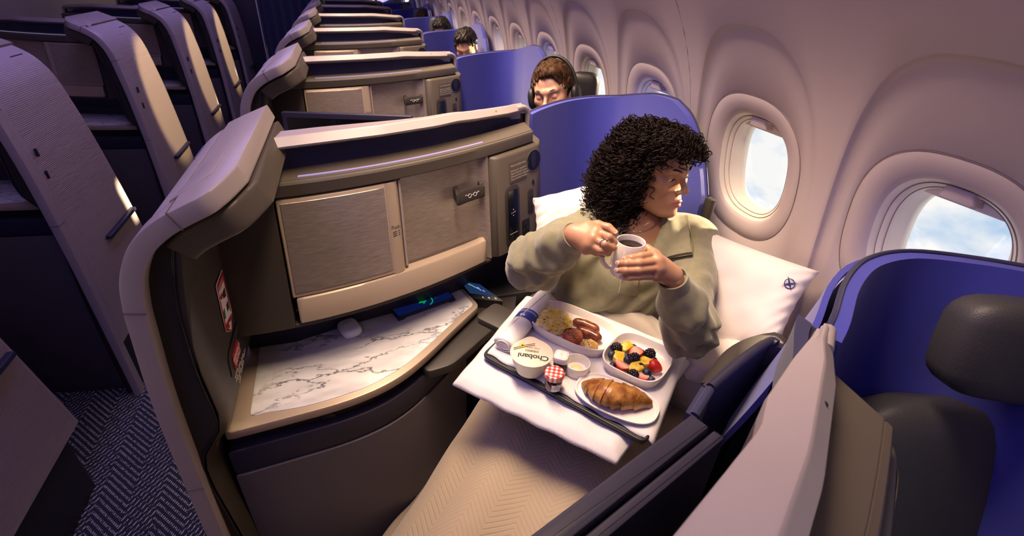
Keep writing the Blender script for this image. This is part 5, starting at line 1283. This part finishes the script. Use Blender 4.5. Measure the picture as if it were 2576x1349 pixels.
class Frame:
    def __init__(s, o, f, u, k=1.0):
        s.o = np.array(o, float); s.f = np.array(f, float); s.f /= np.linalg.norm(s.f); u = np.array(u, float); u = u - s.f * (u @ s.f); s.u = u / np.linalg.norm(u); s.s = np.cross(s.u, s.f); s.k = k
    def w(s, P): P = np.atleast_2d(np.array(P, float)); return s.o + s.k * (P[:, :1] * s.f + P[:, 1:2] * s.s + P[:, 2:3] * s.u)
    def l(s, P): d = (np.atleast_2d(P) - s.o) / s.k; return np.stack([d @ s.f, d @ s.s, d @ s.u], 1)
def head_sdf(G, male=False, closed=False):
    D = s_ell(G, (-.012, 0, .036), (.096, .075, .083))
    D = smin(D, s_ell(G, (.040, 0, .036), (.048, .060, .052)), .03)
    D = smin(D, s_ell(G, (.026, 0, -.040), (.060, .058 + (.003 if male else 0), .060)), .03)
    for sd in (-1, 1):
        D = smin(D, s_cap(G, (-.012, sd * .057, -.045), (.058, sd * .018, -.094), .019, .015), .025)
        D = smin(D, s_ell(G, (.056, sd * .043, -.014), (.026, .021, .020)), .018)
    D = smin(D, s_ell(G, (.077, 0, -.094), (.019, .021, .016)), .018)
    D = smin(D, s_ell(G, (.074, 0, -.060), (.024, .031, .026)), .015)
    for a, b in (((.079, -.040, .026), (.089, -.010, .019)), ((.089, -.010, .019), (.089, .010, .019)), ((.089, .010, .019), (.079, .040, .026))): D = smin(D, s_cap(G, a, b, .009 + (.002 if male else 0)), .012)
    for sd in (-1, 1): D = smax(D, -s_ell(G, (.100, sd * .033, .003), (.020, .0165, .0125)), .012)
    D = smin(D, s_cap(G, (.086, 0, .014), (.108, 0, -.024), .0070, .0082), .010)
    D = smin(D, s_ell(G, (.1100, 0, -.0275), (.0098, .0098, .0085)), .007)
    for sd in (-1, 1):
        D = smin(D, s_ell(G, (.0985, sd * .0112, -.0325), (.0092, .0060, .0066)), .005)
        D = smax(D, -s_ell(G, (.1035, sd * .0065, -.0405), (.0050, .0034, .0040)), .002)
        lid = s_ell(G, (.0735, sd * .0325, .003), (.0140, .0150, .0140))
        if closed: lid = smin(lid, s_cap(G, (.0865, sd * .0325 - .011, -.001), (.0865, sd * .0325 + .011, -.001), .0012), .002)
        else: lid = smax(lid, -s_ell(G, (.0890, sd * .0335, -.0008), (.0120, .0138, .0034)), .0012)
        D = smin(D, lid, .004)
        D = smin(D, s_ell(G, (-.008, sd * .074, -.004), (.017, .009, .030)), .006)
    lipU = smin(s_cap(G, (.0900, -.0205, -.0612), (.1000, -.004, -.0575), .0030, .0052), s_cap(G, (.1000, .004, -.0575), (.0900, .0205, -.0612), .0052, .0030), .004)
    lipL = smin(s_cap(G, (.0895, -.0180, -.0645), (.0975, -.003, -.0688), .0030, .0066), s_cap(G, (.0975, .003, -.0688), (.0895, .0180, -.0645), .0066, .0030), .004)
    lips = np.minimum(lipU, lipL); D = smin(D, lips, .0025)
    D = smax(D, -smin(s_cap(G, (.0930, -.019, -.0622), (.1045, 0, -.0630), .0011), s_cap(G, (.1045, 0, -.0630), (.0930, .019, -.0622), .0011), .002), .0015)
    return D, lips
def neck_sdf(G): return s_chain(G, [(-.028, 0, -.03), (-.040, 0, -.10), (-.055, 0, -.19)], [.052, .050, .058], .02)
def build_head(fr, male=False, closed=False, h=.0021, neck=True):
    G, lo = sd_grid((-.125, -.10, -.20), (.13, .10, .135), h)
    D, lips = head_sdf(G, male, closed)
    if neck: D = smin(D, neck_sdf(G), .02)
    V, F = surface_nets(D, lo, h); V = relax(V, F, 1, .35)
    ii = np.clip(((V - lo) / h).round().astype(int), 0, np.array(D.shape) - 1); lp = np.clip(1 - lips[tuple(ii.T)] / .0016, 0, 1) * (V[:, 0] > .085)
    return fr.w(V), F, lp
def set_lip(o, lp):
    a = o.data.attributes.new('lip', 'FLOAT', 'POINT'); a.data.foreach_set('value', np.asarray(lp, dtype=np.float32))
def join_parts(parts):
    V = []; F = []; A = []; n = 0
    for v, f, a in parts: V.append(np.asarray(v)); F += [tuple(int(i) + n for i in q) for q in f]; A.append(a if a is not None else np.zeros(len(v))); n += len(v)
    return np.concatenate(V), F, np.concatenate(A)
def march(D, lo, h, px, py, d0=.9, d1=1.7):
    """depth at which the sight line of a picture point first meets a body"""
    for d in np.arange(d0, d1, h * .5):
        p = dep(px, py, d); i = np.round((p - lo) / h).astype(int)
        if (i >= 0).all() and (i < D.shape).all() and D[tuple(i)] < 0: return p
    return None
def eyes(fr, parent, closed=False):
    if closed: return
    for sd in (-1, 1):
        V, F = cushion((0, 0, 0), (.0125,) * 3, pw_=2.0, n=10); e = mesh_obj('eye', fr.w(np.array(V) + np.array([.0735, sd * .0325, .003])), F, M['eye_white'], parent, 180)
        g_ = np.array([.93, .30, -.10]); g_ /= np.linalg.norm(g_); c = np.array([.0735, sd * .0325, .003]) + g_ * .0108
        V, F = cushion((0, 0, 0), (.0026, .0058, .0058), pw_=2.0, n=8); mesh_obj('iris', fr.w(np.array(V) + c), F, M['iris'], e, 180)
        lash = [(.0868, sd * .0325 - sd * .012 + sd * .024 * t, .0040 - .012 * (t - .45) ** 2 - .0015) for t in np.linspace(0, 1, 10)]
        mesh_obj('lashes', *tube(list(fr.w([(a + .0026 - 40 * (b - sd * .0325) ** 2 * .35, b, c_) for a, b, c_ in lash])), .0013, 5), M['hair'], parent, 60)
def brows(fr, parent, mt):
    for sd in (-1, 1):
        pts = [(.0965, sd * .012, .0200), (.0960, sd * .022, .0250), (.0915, sd * .033, .0285), (.0840, sd * .043, .0275), (.0750, sd * .0505, .0230)]
        P = fr.w(smooth_path([np.array(p) for p in pts], 4)); mesh_obj('eyebrow', *tube(list(P), [.0034] * 6 + [.0038] * 5 + [.0028] * 4 + [.0014] * 2, 6, flat=.55), mt, parent, 60)

# ---------------- the woman
LKF = np.array([.37, -.93, .06])
br = dep(1714, 440, 1.305)
WF = Frame((0, 0, 0), LKF, (.03, .10, 1.0), 1.03); WF.o = br - WF.w([(.089, 0, .012)])[0]
hv, hf, hl = build_head(WF)
# torso and arms under the clothes, one field for skin, one a little larger for the sweatshirt
nb = WF.w([(-.05, 0, -.165)])[0]
SR, SL = dep(1420, 614, 1.455), dep(1738, 608, 1.46)
ER, EL = dep(1342, 664, 1.25), dep(1733, 832, 1.215)
WR, WL = dep(1446, 594, 1.095), dep(1692, 700, 1.085)
CH = dep(1578, 690, 1.505); BE = dep(1560, 790, 1.60); HP = np.array([HIP[0] + .06, HIP[1] + .08, .56])
def body_sdf(G, infl):
    D = s_chain(G, [nb, (nb + CH) / 2 + np.array([.01, .03, .01]), CH, BE, HP], [.06 + infl * .2, .088 + infl, .108 + infl, .108 + infl, .125 + infl], .07)
    D = smin(D, s_chain(G, [dep(1485, 655, 1.50), dep(1478, 720, 1.535), dep(1476, 790, 1.60)], [.085 + infl, .090 + infl, .095 + infl], .05), .05)
    D = smin(D, s_chain(G, [SR, (SR + SL) / 2 + np.array([0, .03, .045]), SL], [.056 + infl, .066 + infl * .5, .056 + infl], .06), .06)
    D = smin(D, s_chain(G, [(SR * .7 + SL * .3) - np.array([0, 0, .06]), (SR + SL) / 2 + np.array([-.02, -.02, -.07]), (SL * .7 + SR * .3) - np.array([0, 0, .06])], [.075 + infl] * 3, .06), .05)
    return D
def arm_sdf(G, S, E, W, infl, cuff=True):
    D = s_cap(G, S, E, .050 + infl, .043 + infl * 1.2)
    return smin(D, s_chain(G, [E, E * .45 + W * .55, W], [.043 + infl * 1.25, .038 + infl * 1.15, .026 + (infl * .1)], .02), .035)
h_b = .007
G, lo_b = sd_grid((.26, .66, .50), (1.14, 1.50, 1.22), h_b)
Db = smin(body_sdf(G, 0), smin(arm_sdf(G, SR, ER, WR, -.006), arm_sdf(G, SL, EL, WL, -.006), .01), .02)
bv, bf = surface_nets(Db, lo_b, h_b); bv = relax(bv, bf, 2)
# ---------------- hands
def finger(G, P, R): return s_chain(G, P, R, .003)
def build_hand(wrist, mcps, fingers, thumb, h=.0017, palm_r=.0125, fr_=(.0092, .0086, .0080, .0070)):
    pts = np.array([wrist] + list(mcps) + [p for f_ in fingers for p in f_] + list(thumb)); lo = pts.min(0) - .03; hi = pts.max(0) + .03
    G, lo = sd_grid(lo, hi, h); D = None
    for m_ in mcps:
        c = s_cap(G, wrist, m_, .0205, palm_r); D = c if D is None else smin(D, c, .012)
    D = smin(D, s_chain(G, list(mcps), [palm_r * .95] * len(mcps), .006), .008)
    D = smin(D, s_chain(G, [wrist, thumb[0], thumb[1]], [.020, .016, .0115], .01), .010)
    for m_, f_ in zip(mcps, fingers): D = smin(D, finger(G, [m_] + list(f_), fr_[:len(f_) + 1] if len(f_) < 4 else list(fr_) + [.007]), .0035)
    D = smin(D, finger(G, list(thumb[1:]), [.0115, .0098, .0085][:len(thumb) - 1]), .004)
    V, F = surface_nets(D, lo, h); return relax(V, F, 1, .4), F
MUGD = 1.075
# left hand (right in the picture): four fingers across the front of the mug
LM = [dep(1643, 640, 1.058), dep(1654, 657, 1.050), dep(1656, 675, 1.050), dep(1648, 694, 1.058)]
LFn = [[dep(1612, 645, 1.034), dep(1588, 650, 1.030), dep(1574, 651, 1.040)], [dep(1608, 662, 1.026), dep(1576, 663, 1.026), dep(1558, 662, 1.040)], [dep(1607, 680, 1.026), dep(1574, 681, 1.026), dep(1556, 680, 1.042)], [dep(1607, 696, 1.034), dep(1582, 698, 1.034), dep(1569, 698, 1.044)]]
LTh = [dep(1668, 668, 1.085), dep(1648, 640, 1.095), dep(1628, 625, 1.108), dep(1612, 620, 1.115)]
lhv, lhf = build_hand(dep(1688, 694, 1.085), LM, LFn, LTh)
# right hand (left in the picture): gripping the handle, thumb on top
RM = [dep(1500, 583, 1.062), dep(1492, 600, 1.052), dep(1483, 615, 1.055), dep(1475, 626, 1.065)]
RFn = [[dep(1532, 597, 1.040), dep(1544, 610, 1.050), dep(1538, 616, 1.070)], [dep(1520, 615, 1.034), dep(1540, 623, 1.045), dep(1536, 627, 1.068)], [dep(1510, 630, 1.040), dep(1529, 636, 1.050), dep(1528, 636, 1.070)], [dep(1500, 634, 1.055), dep(1514, 640, 1.064), dep(1518, 638, 1.078)]]
RTh = [dep(1478, 575, 1.085), dep(1503, 567, 1.085), dep(1530, 573, 1.078), dep(1546, 586, 1.072)]
rhv, rhf = build_hand(dep(1444, 592, 1.092), RM, RFn, RTh)
V, F, A = join_parts([(bv, bf, None), (hv, hf, hl), (lhv, lhf, None), (rhv, rhf, None)])
wo = mesh_obj('person', V, F, M['skin'], None, 180); set_lip(wo, A)
tag(wo, 'person in a sage green sweatshirt holding a mug and looking out the window', 'person')
eyes(WF, wo); brows(WF, wo, M['hair'])
M['nail'] = mat('pale_pink_nail', (.66, .42, .36), .2)
def nail(tip, prev, nrm, s=1.0):
    d = tip - prev; d /= np.linalg.norm(d); nrm = nrm - d * (nrm @ d); nrm /= np.linalg.norm(nrm); sd = np.cross(d, nrm)
    V, F = cushion((0, 0, 0), (.0056 * s, .0047 * s, .0014), pw_=2.6, n=6); V = np.array(V); c = tip + nrm * .0066 + d * .0008
    mesh_obj('nail', c + V[:, :1] * d + V[:, 1:2] * sd + V[:, 2:] * nrm, F, M['nail'], wo, 180)
for f_ in LFn: nail(f_[-1], f_[-2], CAM - f_[-1])
nail(RTh[-1], RTh[-2], CAM - RTh[-1] + np.array([0, 0, .8]))
# silver rings
M['silver'] = mat('silver', (.75, .72, .68), .15, metal=1.0)
a_, b_ = RFn[1][0], RM[1]; dr_ = (a_ - b_) / np.linalg.norm(a_ - b_); up0 = np.cross(dr_, [0, 0, 1.0]); up0 /= np.linalg.norm(up0); up1 = np.cross(dr_, up0)
a2 = RFn[1][1] - RFn[1][0]; a2 /= np.linalg.norm(a2)
for k, off in enumerate((-.004, .004)):
    c = RFn[1][0] + (dr_ if off < 0 else a2) * off; mesh_obj('ring', *tube([c + .0098 * (math.cos(a) * up0 + math.sin(a) * up1) + dr_ * .0012 * math.sin(2 * a) for a in np.linspace(0, 2 * PI, 31)], [.0016 + .0012 * max(0, -math.sin(a + .8)) for a in np.linspace(0, 2 * PI, 31)], 8, False), M['silver'], wo, 60)
# ---------------- sweatshirt
M['sage'] = mat('sage_fleece', (0.205, 0.190, 0.112), 0.9, sheen=.35, bump=.25, bscale=700, var=.10, vscale=60)
h_s = .006
G, lo_s = sd_grid((.24, .64, .50), (1.16, 1.52, 1.22), h_s)
DS = body_sdf(G, .022)
AR = arm_sdf(G, SR, ER, WR, .016); AL = arm_sdf(G, SL, EL, WL, .016)
DS = smin(DS, smin(AR, AL, .01), .022)
def fold_fn(P_):
    f_ = .008 * vnoise(P_ * np.array([1, 1, .5]), 15, 11) + .004 * vnoise(P_ * np.array([1.2, 1.2, .6]), 34, 15) + .009 * np.sin(P_ @ np.array([60., 35, -75]) + 6 * vnoise(P_, 8, 12)) * np.clip(vnoise(P_, 6, 13) + .25, 0, 1)
    el = np.exp(-np.minimum(np.sum((P_ - ER) ** 2, 1), np.sum((P_ - EL) ** 2, 1)) / .010)
    return f_ + el * .009 * np.sin(P_ @ np.array([70., -60, 110]) + 4 * vnoise(P_, 10, 14))
DS = band_noise(DS, G, fold_fn)
# neck opening: round at the neck, open in a V down to the placket
hole = s_chain(G, [WF.w([(-.03, 0, -.05)])[0], dep(1628, 566, 1.345), dep(1612, 602, 1.345), dep(1600, 650, 1.36)], [.070, .064, .046, .014], .03)
DS = smax(DS, -hole, .006)
for Wp, Ep in ((WR, ER), (WL, EL)):                    # sleeves end at the wrist
    d = (Wp - Ep) / np.linalg.norm(Wp - Ep); pl_ = sum((G[i] - Wp[i]) * d[i] for i in range(3)) + .004
    ball = np.sqrt(sum((G[i] - Wp[i]) ** 2 for i in range(3))) - .075
    DS = np.where(ball < 0, np.maximum(DS, pl_), DS)
V, F = surface_nets(DS, lo_s, h_s); V = relax(V, F, 2)
sw = mesh_obj('sweatshirt', V, F, M['sage'], wo, 180); sw['label'] = 'sage green sweatshirt with an open collar'
# ribbed cuffs
M['sage_rib'] = wave_bump(mat('sage_rib', (0.225, 0.205, 0.125), 0.9, sheen=.3), 120, 'X', .15, .001)
for Wp, Ep in ((WR, ER), (WL, EL)):
    d = (Wp - Ep) / np.linalg.norm(Wp - Ep); a = np.cross(d, [0, 0, 1.0]); a /= np.linalg.norm(a); b = np.cross(d, a); rings = []
    for t, r_ in ((-.072, .046), (-.066, .0405), (-.055, .0385), (-.03, .036), (-.006, .0345), (.001, .0335), (.002, .031), (-.004, .0285), (-.03, .028)):
        rings.append([Wp + d * t + r_ * (math.cos(q_) * a + math.sin(q_) * b) for q_ in np.linspace(0, 2 * PI, 36, endpoint=False)])
    mesh_obj('cuff', *loft(rings), M['sage_rib'], wo, 60)
M['seam_sage'] = mat('sage_seam', (0.17, 0.155, 0.09), .9)
# collar leaves, placket and seams laid on the cloth
def on_shirt(px, py, lift=.004, back=None):
    p = march(DS, lo_s, h_s, px, py)
    if p is None: p = dep(px, py, back or 1.33)
    v = CAM - p; return p + v / np.linalg.norm(v) * lift
def leaf(pts, name, mt, th=.005, lift=.007, nseg=10, d_over=None):
    P4 = [np.array(q_, float) for q_ in pts]
    def f(u, v):
        q_ = P4[0] * (1 - u) * (1 - v) + P4[1] * u * (1 - v) + P4[2] * u * v + P4[3] * (1 - u) * v
        p = on_shirt(q_[0], q_[1], lift, 1.30); return p
    Vp = np.array([[f(i / (nseg - 1), j / (nseg - 1)) for i in range(nseg)] for j in range(nseg)])
    for _ in range(3):
        Q = Vp.copy(); Q[1:-1] = .5 * Vp[1:-1] + .25 * (Vp[2:] + Vp[:-2]); Vp = Q; Q = Vp.copy(); Q[:, 1:-1] = .5 * Vp[:, 1:-1] + .25 * (Vp[:, 2:] + Vp[:, :-2]); Vp = Q
    return mesh_obj(name, *sheet(nseg, nseg, lambda u, v: Vp[int(round(v * (nseg - 1))), int(round(u * (nseg - 1)))], -th), mt, wo, 60)
leaf([(1678, 556), (1727, 548), (1741, 640), (1632, 655)], 'collar_leaf', M['sage'], .010, .020, 14)
for edge_ in ([(1727, 548), (1741, 600), (1741, 640)], [(1741, 640), (1690, 648), (1632, 655)]):
    pts = [on_shirt(*q_[:2], .0215) for q_ in smooth_path([np.array([*q_, 0.]) for q_ in edge_], 8)]; pts = np.array(pts)
    for _ in range(6): pts[1:-1] = .5 * pts[1:-1] + .25 * (pts[2:] + pts[:-2])
    mesh_obj('collar_stitch', *tube(list(pts), .0014, 5), M['seam_sage'], wo, 60)
leaf([(1560, 560), (1500, 535), (1520, 590), (1556, 620)], 'collar_leaf', M['sage'], .006, .008, 12)
leaf([(1562, 703), (1606, 703), (1600, 742), (1556, 738)], 'placket', M['sage'], .004, .0045, 8)
# fine chain necklace: links resting on the skin
G2, lo2 = sd_grid(nb - np.array([.14, .16, .12]), nb + np.array([.14, .10, .12]), .004)
Lg = [G2[0] - WF.o[0], G2[1] - WF.o[1], G2[2] - WF.o[2]]; loc_ = [Lg[0] * ax_[0] + Lg[1] * ax_[1] + Lg[2] * ax_[2] for ax_ in (WF.f, WF.s, WF.u)]
D2 = smin(body_sdf(G2, 0), neck_sdf(loc_), .02)
ck = [(1562, 562), (1572, 573), (1588, 581), (1603, 584), (1622, 581), (1640, 573), (1654, 561), (1663, 547)]
cp_ = []
for q_ in smooth_path([np.array([*q_, 0.]) for q_ in ck], 5):
    p = march(D2, lo2, .004, q_[0], q_[1]); p = dep(q_[0], q_[1], 1.27) if p is None else p; cp_.append(p + (CAM - p) / np.linalg.norm(CAM - p) * .003)
cp_ = np.array(cp_)
for _ in range(4): cp_[1:-1] = .5 * cp_[1:-1] + .25 * (cp_[2:] + cp_[:-2])
mb = MB()
for k in range(0, len(cp_) - 1):
    c = (cp_[k] + cp_[k + 1]) / 2; d = cp_[k + 1] - cp_[k]; ln = np.linalg.norm(d); d /= ln; v = CAM - c; v /= np.linalg.norm(v); e = np.cross(d, v) * .0014
    mb.add(*tube([c + d * ln * .58 * math.cos(a) + e * math.sin(a) * (1 if k % 2 else .45) for a in np.linspace(0, 2 * PI, 13)], .0005, 4, False))
tag(mb.build('necklace', M['silver'], wo, 60), kind='stuff')

# ---------------- curly hair: a soft mass with ringlets over it
h_h = .0045
G, lo_h = sd_grid((-.19, -.17, -.20), (.13, .14, .17), h_h)
DH = s_ell(G, (-.018, -.004, .046), (.112, .096, .082))
DH = smin(DH, s_ell(G, (-.045, -.072, -.120), (.052, .042, .052)), .03)
DH = smin(DH, s_ell(G, (-.040, -.060, -.010), (.082, .062, .085)), .03)
DH = smin(DH, s_ell(G, (-.050, -.070, -.085), (.066, .050, .065)), .03)
DH = smin(DH, s_ell(G, (-.075, .0, -.030), (.072, .085, .100)), .03)
DH = smin(DH, s_ell(G, (-.045, .068, -.020), (.070, .038, .085)), .03)
DH = smin(DH, s_ell(G, (.058, -.012, .080), (.048, .066, .030)), .02)
DH = smin(DH, s_ell(G, (.076, .025, .064), (.030, .040, .028)), .02)
face_cut = s_ell(G, (.100, -.008, -.034), (.094, .105, .100)); DH = smax(DH, -face_cut, .012)
DH = smax(DH, -s_ell(G, (.065, -.02, -.12), (.085, .080, .09)), .012)
DH = band_noise(DH, G, lambda P_: .008 * vnoise(P_, 38, 21) + .005 * vnoise(P_, 75, 22))
HV, HF = surface_nets(DH, lo_h, h_h)
mass = mesh_obj('hair', WF.w(HV), HF, hair_mat('hair_mass', (0.012, 0.006, 0.0045), .75), wo, 180); mass['label'] = 'voluminous dark brown curly hair'
HN = vnormals(HV, HF)
rg2 = np.random.default_rng(12)
NC = 3600; NSEG = 30; cand = rg2.choice(len(HV), NC)
CV = []; CF = []; nbase = 0
for k, ci in enumerate(cand):
    p0 = HV[ci] - HN[ci] * .004; n = HN[ci]
    front = p0[0] > .045
    L_ = rg2.uniform(.035, .075) * (.7 if front else 1.0); R_ = rg2.uniform(.0040, .0100); turns = L_ / rg2.uniform(.013, .021)
    if k % 3 == 0: R_ *= 1.5; L_ *= 1.25; turns *= .75
    dir0 = n * .8 + np.array([rg2.normal(0, .45), rg2.normal(0, .45), rg2.normal(-.15, .45)]); dir0 /= np.linalg.norm(dir0)
    t = np.linspace(0, 1, NSEG)[:, None]
    axis = p0 + dir0 * (L_ * .55 * t) + np.array([0, 0, -1.0]) * (L_ * .45 * t ** 2) + n * (.004 * t)
    tan = np.gradient(axis, axis=0); tan /= np.linalg.norm(tan, axis=1)[:, None]
    a = np.cross(tan, [.31, .77, .55]); a /= np.linalg.norm(a, axis=1)[:, None]; b = np.cross(tan, a)
    ph = rg2.uniform(0, 6.28) + t * turns * 2 * PI; Rr = R_ * (.35 + .65 * np.sin(np.clip(t * 1.3, 0, 1) * PI / 2))
    ctr = axis + Rr * (np.cos(ph) * a + np.sin(ph) * b)
    if ((ctr[:, 0] > .040) & (ctr[:, 2] < .036) & (ctr[:, 1] > -.075)).any() or ((ctr[:, 0] > .03) & (ctr[:, 2] < -.075)).any(): continue
    rad = rg2.uniform(.0010, .0024) * (1 - .45 * t)
    tn = np.gradient(ctr, axis=0); tn /= np.linalg.norm(tn, axis=1)[:, None]; u1 = np.cross(tn, [.5, .3, .81]); u1 /= np.linalg.norm(u1, axis=1)[:, None]; u2 = np.cross(tn, u1)
    ringv = np.stack([ctr + rad * (math.cos(q_) * u1 + math.sin(q_) * u2) for q_ in (0, PI / 2, PI, 1.5 * PI)], 1).reshape(-1, 3)
    CV.append(ringv); i0 = nbase + np.arange(NSEG - 1) * 4
    for q_ in range(4): CF.append(np.stack([i0 + q_, i0 + (q_ + 1) % 4, i0 + 4 + (q_ + 1) % 4, i0 + 4 + q_], 1))
    nbase += NSEG * 4
CV = WF.w(np.concatenate(CV)); CF = np.concatenate(CF)
tag(mesh_obj('curls', CV, CF, M['hair'], mass, 180), kind='stuff')

# ---------------- mug
mrim = dep(1588, 606, MUGD); MH = .088; mbz = mrim[2] - MH
mg = thing('coffee_mug', 'white mug of black coffee held in both hands', 'mug', (mrim[0], mrim[1], mbz))
prof = [(.012, 0), (.026, .0005), (.0325, .004), (.0365, .014), (.0372, .030), (.0352, .055), (.0325, .086), (.0318, .088), (.0302, .088), (.0295, .085), (.031, .06), (.033, .02), (.01, .008)]
cup = mesh_obj('cup', *revolve(prof, 56, (mrim[0], mrim[1], mbz)), M['china'], mg, 60)
for k in range(44):
    a = 2 * PI * k / 44; pts = [(mrim[0] + r_ * math.cos(a), mrim[1] + r_ * math.sin(a), mbz + z_) for r_, z_ in ((.0330, .0045), (.0366, .014), (.0373, .030), (.0364, .043))]
    mesh_obj('rib', *tube(pts, .0008, 4), M['china'], cup)
mesh_obj('coffee', *revolve([(.001, mbz + .0735), (.0302, mbz + .0735), (.0302, mbz + .0745), (.001, mbz + .0746)], 40, (mrim[0], mrim[1], 0)), mat('black_coffee', (.012, .005, .002), .06), mg, 40)
hd = np.array([-.93, .10, 0]); hd /= np.linalg.norm(hd); c0 = np.array([mrim[0], mrim[1], mbz])
hp_ = smooth_path([c0 + hd * .030 + [0, 0, .076], c0 + hd * .048 + [0, 0, .080], c0 + hd * .062 + [0, 0, .066], c0 + hd * .060 + [0, 0, .040], c0 + hd * .046 + [0, 0, .024], c0 + hd * .033 + [0, 0, .022]], 6)
mesh_obj('handle', *tube(hp_, .0055, 10), M['china'], mg, 60)

# ---------------- the sleeping man
mo_ = dep(1376, 232, 2.12)
MF = Frame(mo_, np.array([-.66, -.74, .05]), (-.26, .0, 1.0), 1.08)
MF.o = mo_ - (MF.w([(.075, 0, .02)])[0] - MF.o)
mv, mf_, ml = build_head(MF, True, True, .0027)
G, lo_m = sd_grid((.50, 1.90, .25), (1.20, 2.60, 1.15), .016)
mn = MF.w([(-.055, 0, -.19)])[0]
Dm = s_chain(G, [mn, mn + np.array([-.08, .10, -.20]), np.array([.76, 2.34, .60]), np.array([.74, 2.42, .40])], [.06, .11, .13, .14], .08)
Dm = smin(Dm, s_chain(G, [mn + np.array([-.20, .09, -.10]), mn + np.array([-.06, .05, -.05]), mn + np.array([.03, .09, -.10])], [.06, .055, .05], .06), .06)
mbv, mbf = surface_nets(Dm, lo_m, .016)
V, F, A = join_parts([(mv, mf_, ml), (mbv, mbf, None)])
man = mesh_obj('person', V, F, M['skin_man'], None, 180); set_lip(man, A); tag(man, 'sleeping person with brown hair and headphones behind the blue shell', 'person')
V2 = np.array(mbv); V2 = V2 + vnormals(V2, mbf) * .012
mesh_obj('sweater', V2, mbf, mat('black_knit', (.015, .015, .018), .9), man, 180)
brows(MF, man, M['hair_man'])
G, lo_q = sd_grid((-.14, -.11, -.12), (.13, .11, .16), .004)
DQ = s_ell(G, (-.014, 0, .052), (.110, .087, .088)); DQ = smin(DQ, s_ell(G, (.050, .012, .092), (.050, .058, .030)), .02)
DQ = smax(DQ, -s_ell(G, (.120, 0, .0), (.082, .085, .082)), .010); DQ = smax(DQ, -s_ell(G, (.04, 0, -.10), (.13, .12, .085)), .012)
DQ = band_noise(DQ, G, lambda P_: .0030 * np.sin(P_[:, 1] * 190 + P_[:, 0] * 40 + 5 * vnoise(P_, 22, 4)) + .0025 * np.sin(P_[:, 1] * 420 + P_[:, 2] * 90 + 6 * vnoise(P_, 26, 6)) + .003 * vnoise(P_, 50, 5))
V, F = surface_nets(DQ, lo_q, .004); mesh_obj('hair', MF.w(relax(V, F, 1, .4)), F, M['hair_man'], man, 180)
hrst = mesh_obj('headrest', *cushion(dep(1468, 236, 2.34), (.07, .05, .10), rot=rz_(-.5) @ rx(-.1)), M['black'], None, 180); tag(hrst, 'black padded headrest right of the sleeping man', 'headrest')
hp = thing('headphones', 'black over-ear headphones on the sleeping man', 'headphones', tuple(MF.w([(0, 0, -.02)])[0]))
M['hpblack'] = mat('matte_black', (.01, .01, .011), .5)
for sd in (-1, 1):
    V, F = cushion((0, 0, 0), (.036, .018, .044), pw_=2.6, n=9); mesh_obj('ear_cup', MF.w(np.array(V) + np.array([-.006, sd * .096, -.008])), F, M['hpblack'], hp, 180)
band_ = [(-.008 - .01 * math.sin(a), .100 * math.cos(a), .020 + .130 * math.sin(a)) for a in np.linspace(0, PI, 24)]
mesh_obj('headband', *tube(list(MF.w(band_)), .0075, 8), M['hpblack'], hp, 60)
# ---------------- passengers asleep further back: only the tops of their heads show
for k, (px, py, dd, hc, lab) in enumerate(((1190, 90, 3.65, (.014, .010, .008), 'dark-haired person two rows behind the woman by the window'), (1135, 58, 4.75, (.012, .010, .010), 'black-haired person three rows back against the headrest'), (1094, 36, 6.0, (.03, .018, .01), 'person with brown hair furthest back by the windows'))):
    FRk = Frame(dep(px, py, dd) - np.array([.05 + .04 * k, 0, .085]), (-.4, -.85, -.3), (-.1, .1, 1)); hv2, hf2, hl2 = build_head(FRk, True, True, .006)
    pe_ = mesh_obj('person', hv2, hf2, M['skin_man'], None, 180); set_lip(pe_, hl2); tag(pe_, lab, 'person', 'passengers in the rows behind')
    V, F = surface_nets(DQ, lo_q, .004); mesh_obj('hair', FRk.w(V), F, hair_mat('passenger_hair', hc), pe_, 180)
    c = FRk.o; Vb, Fb = cushion(c + np.array([-.16, .08, -.28]), (.12, .10, .18), pw_=2.6, n=8); mesh_obj('shirt', Vb, Fb, M['navy'], pe_, 180)
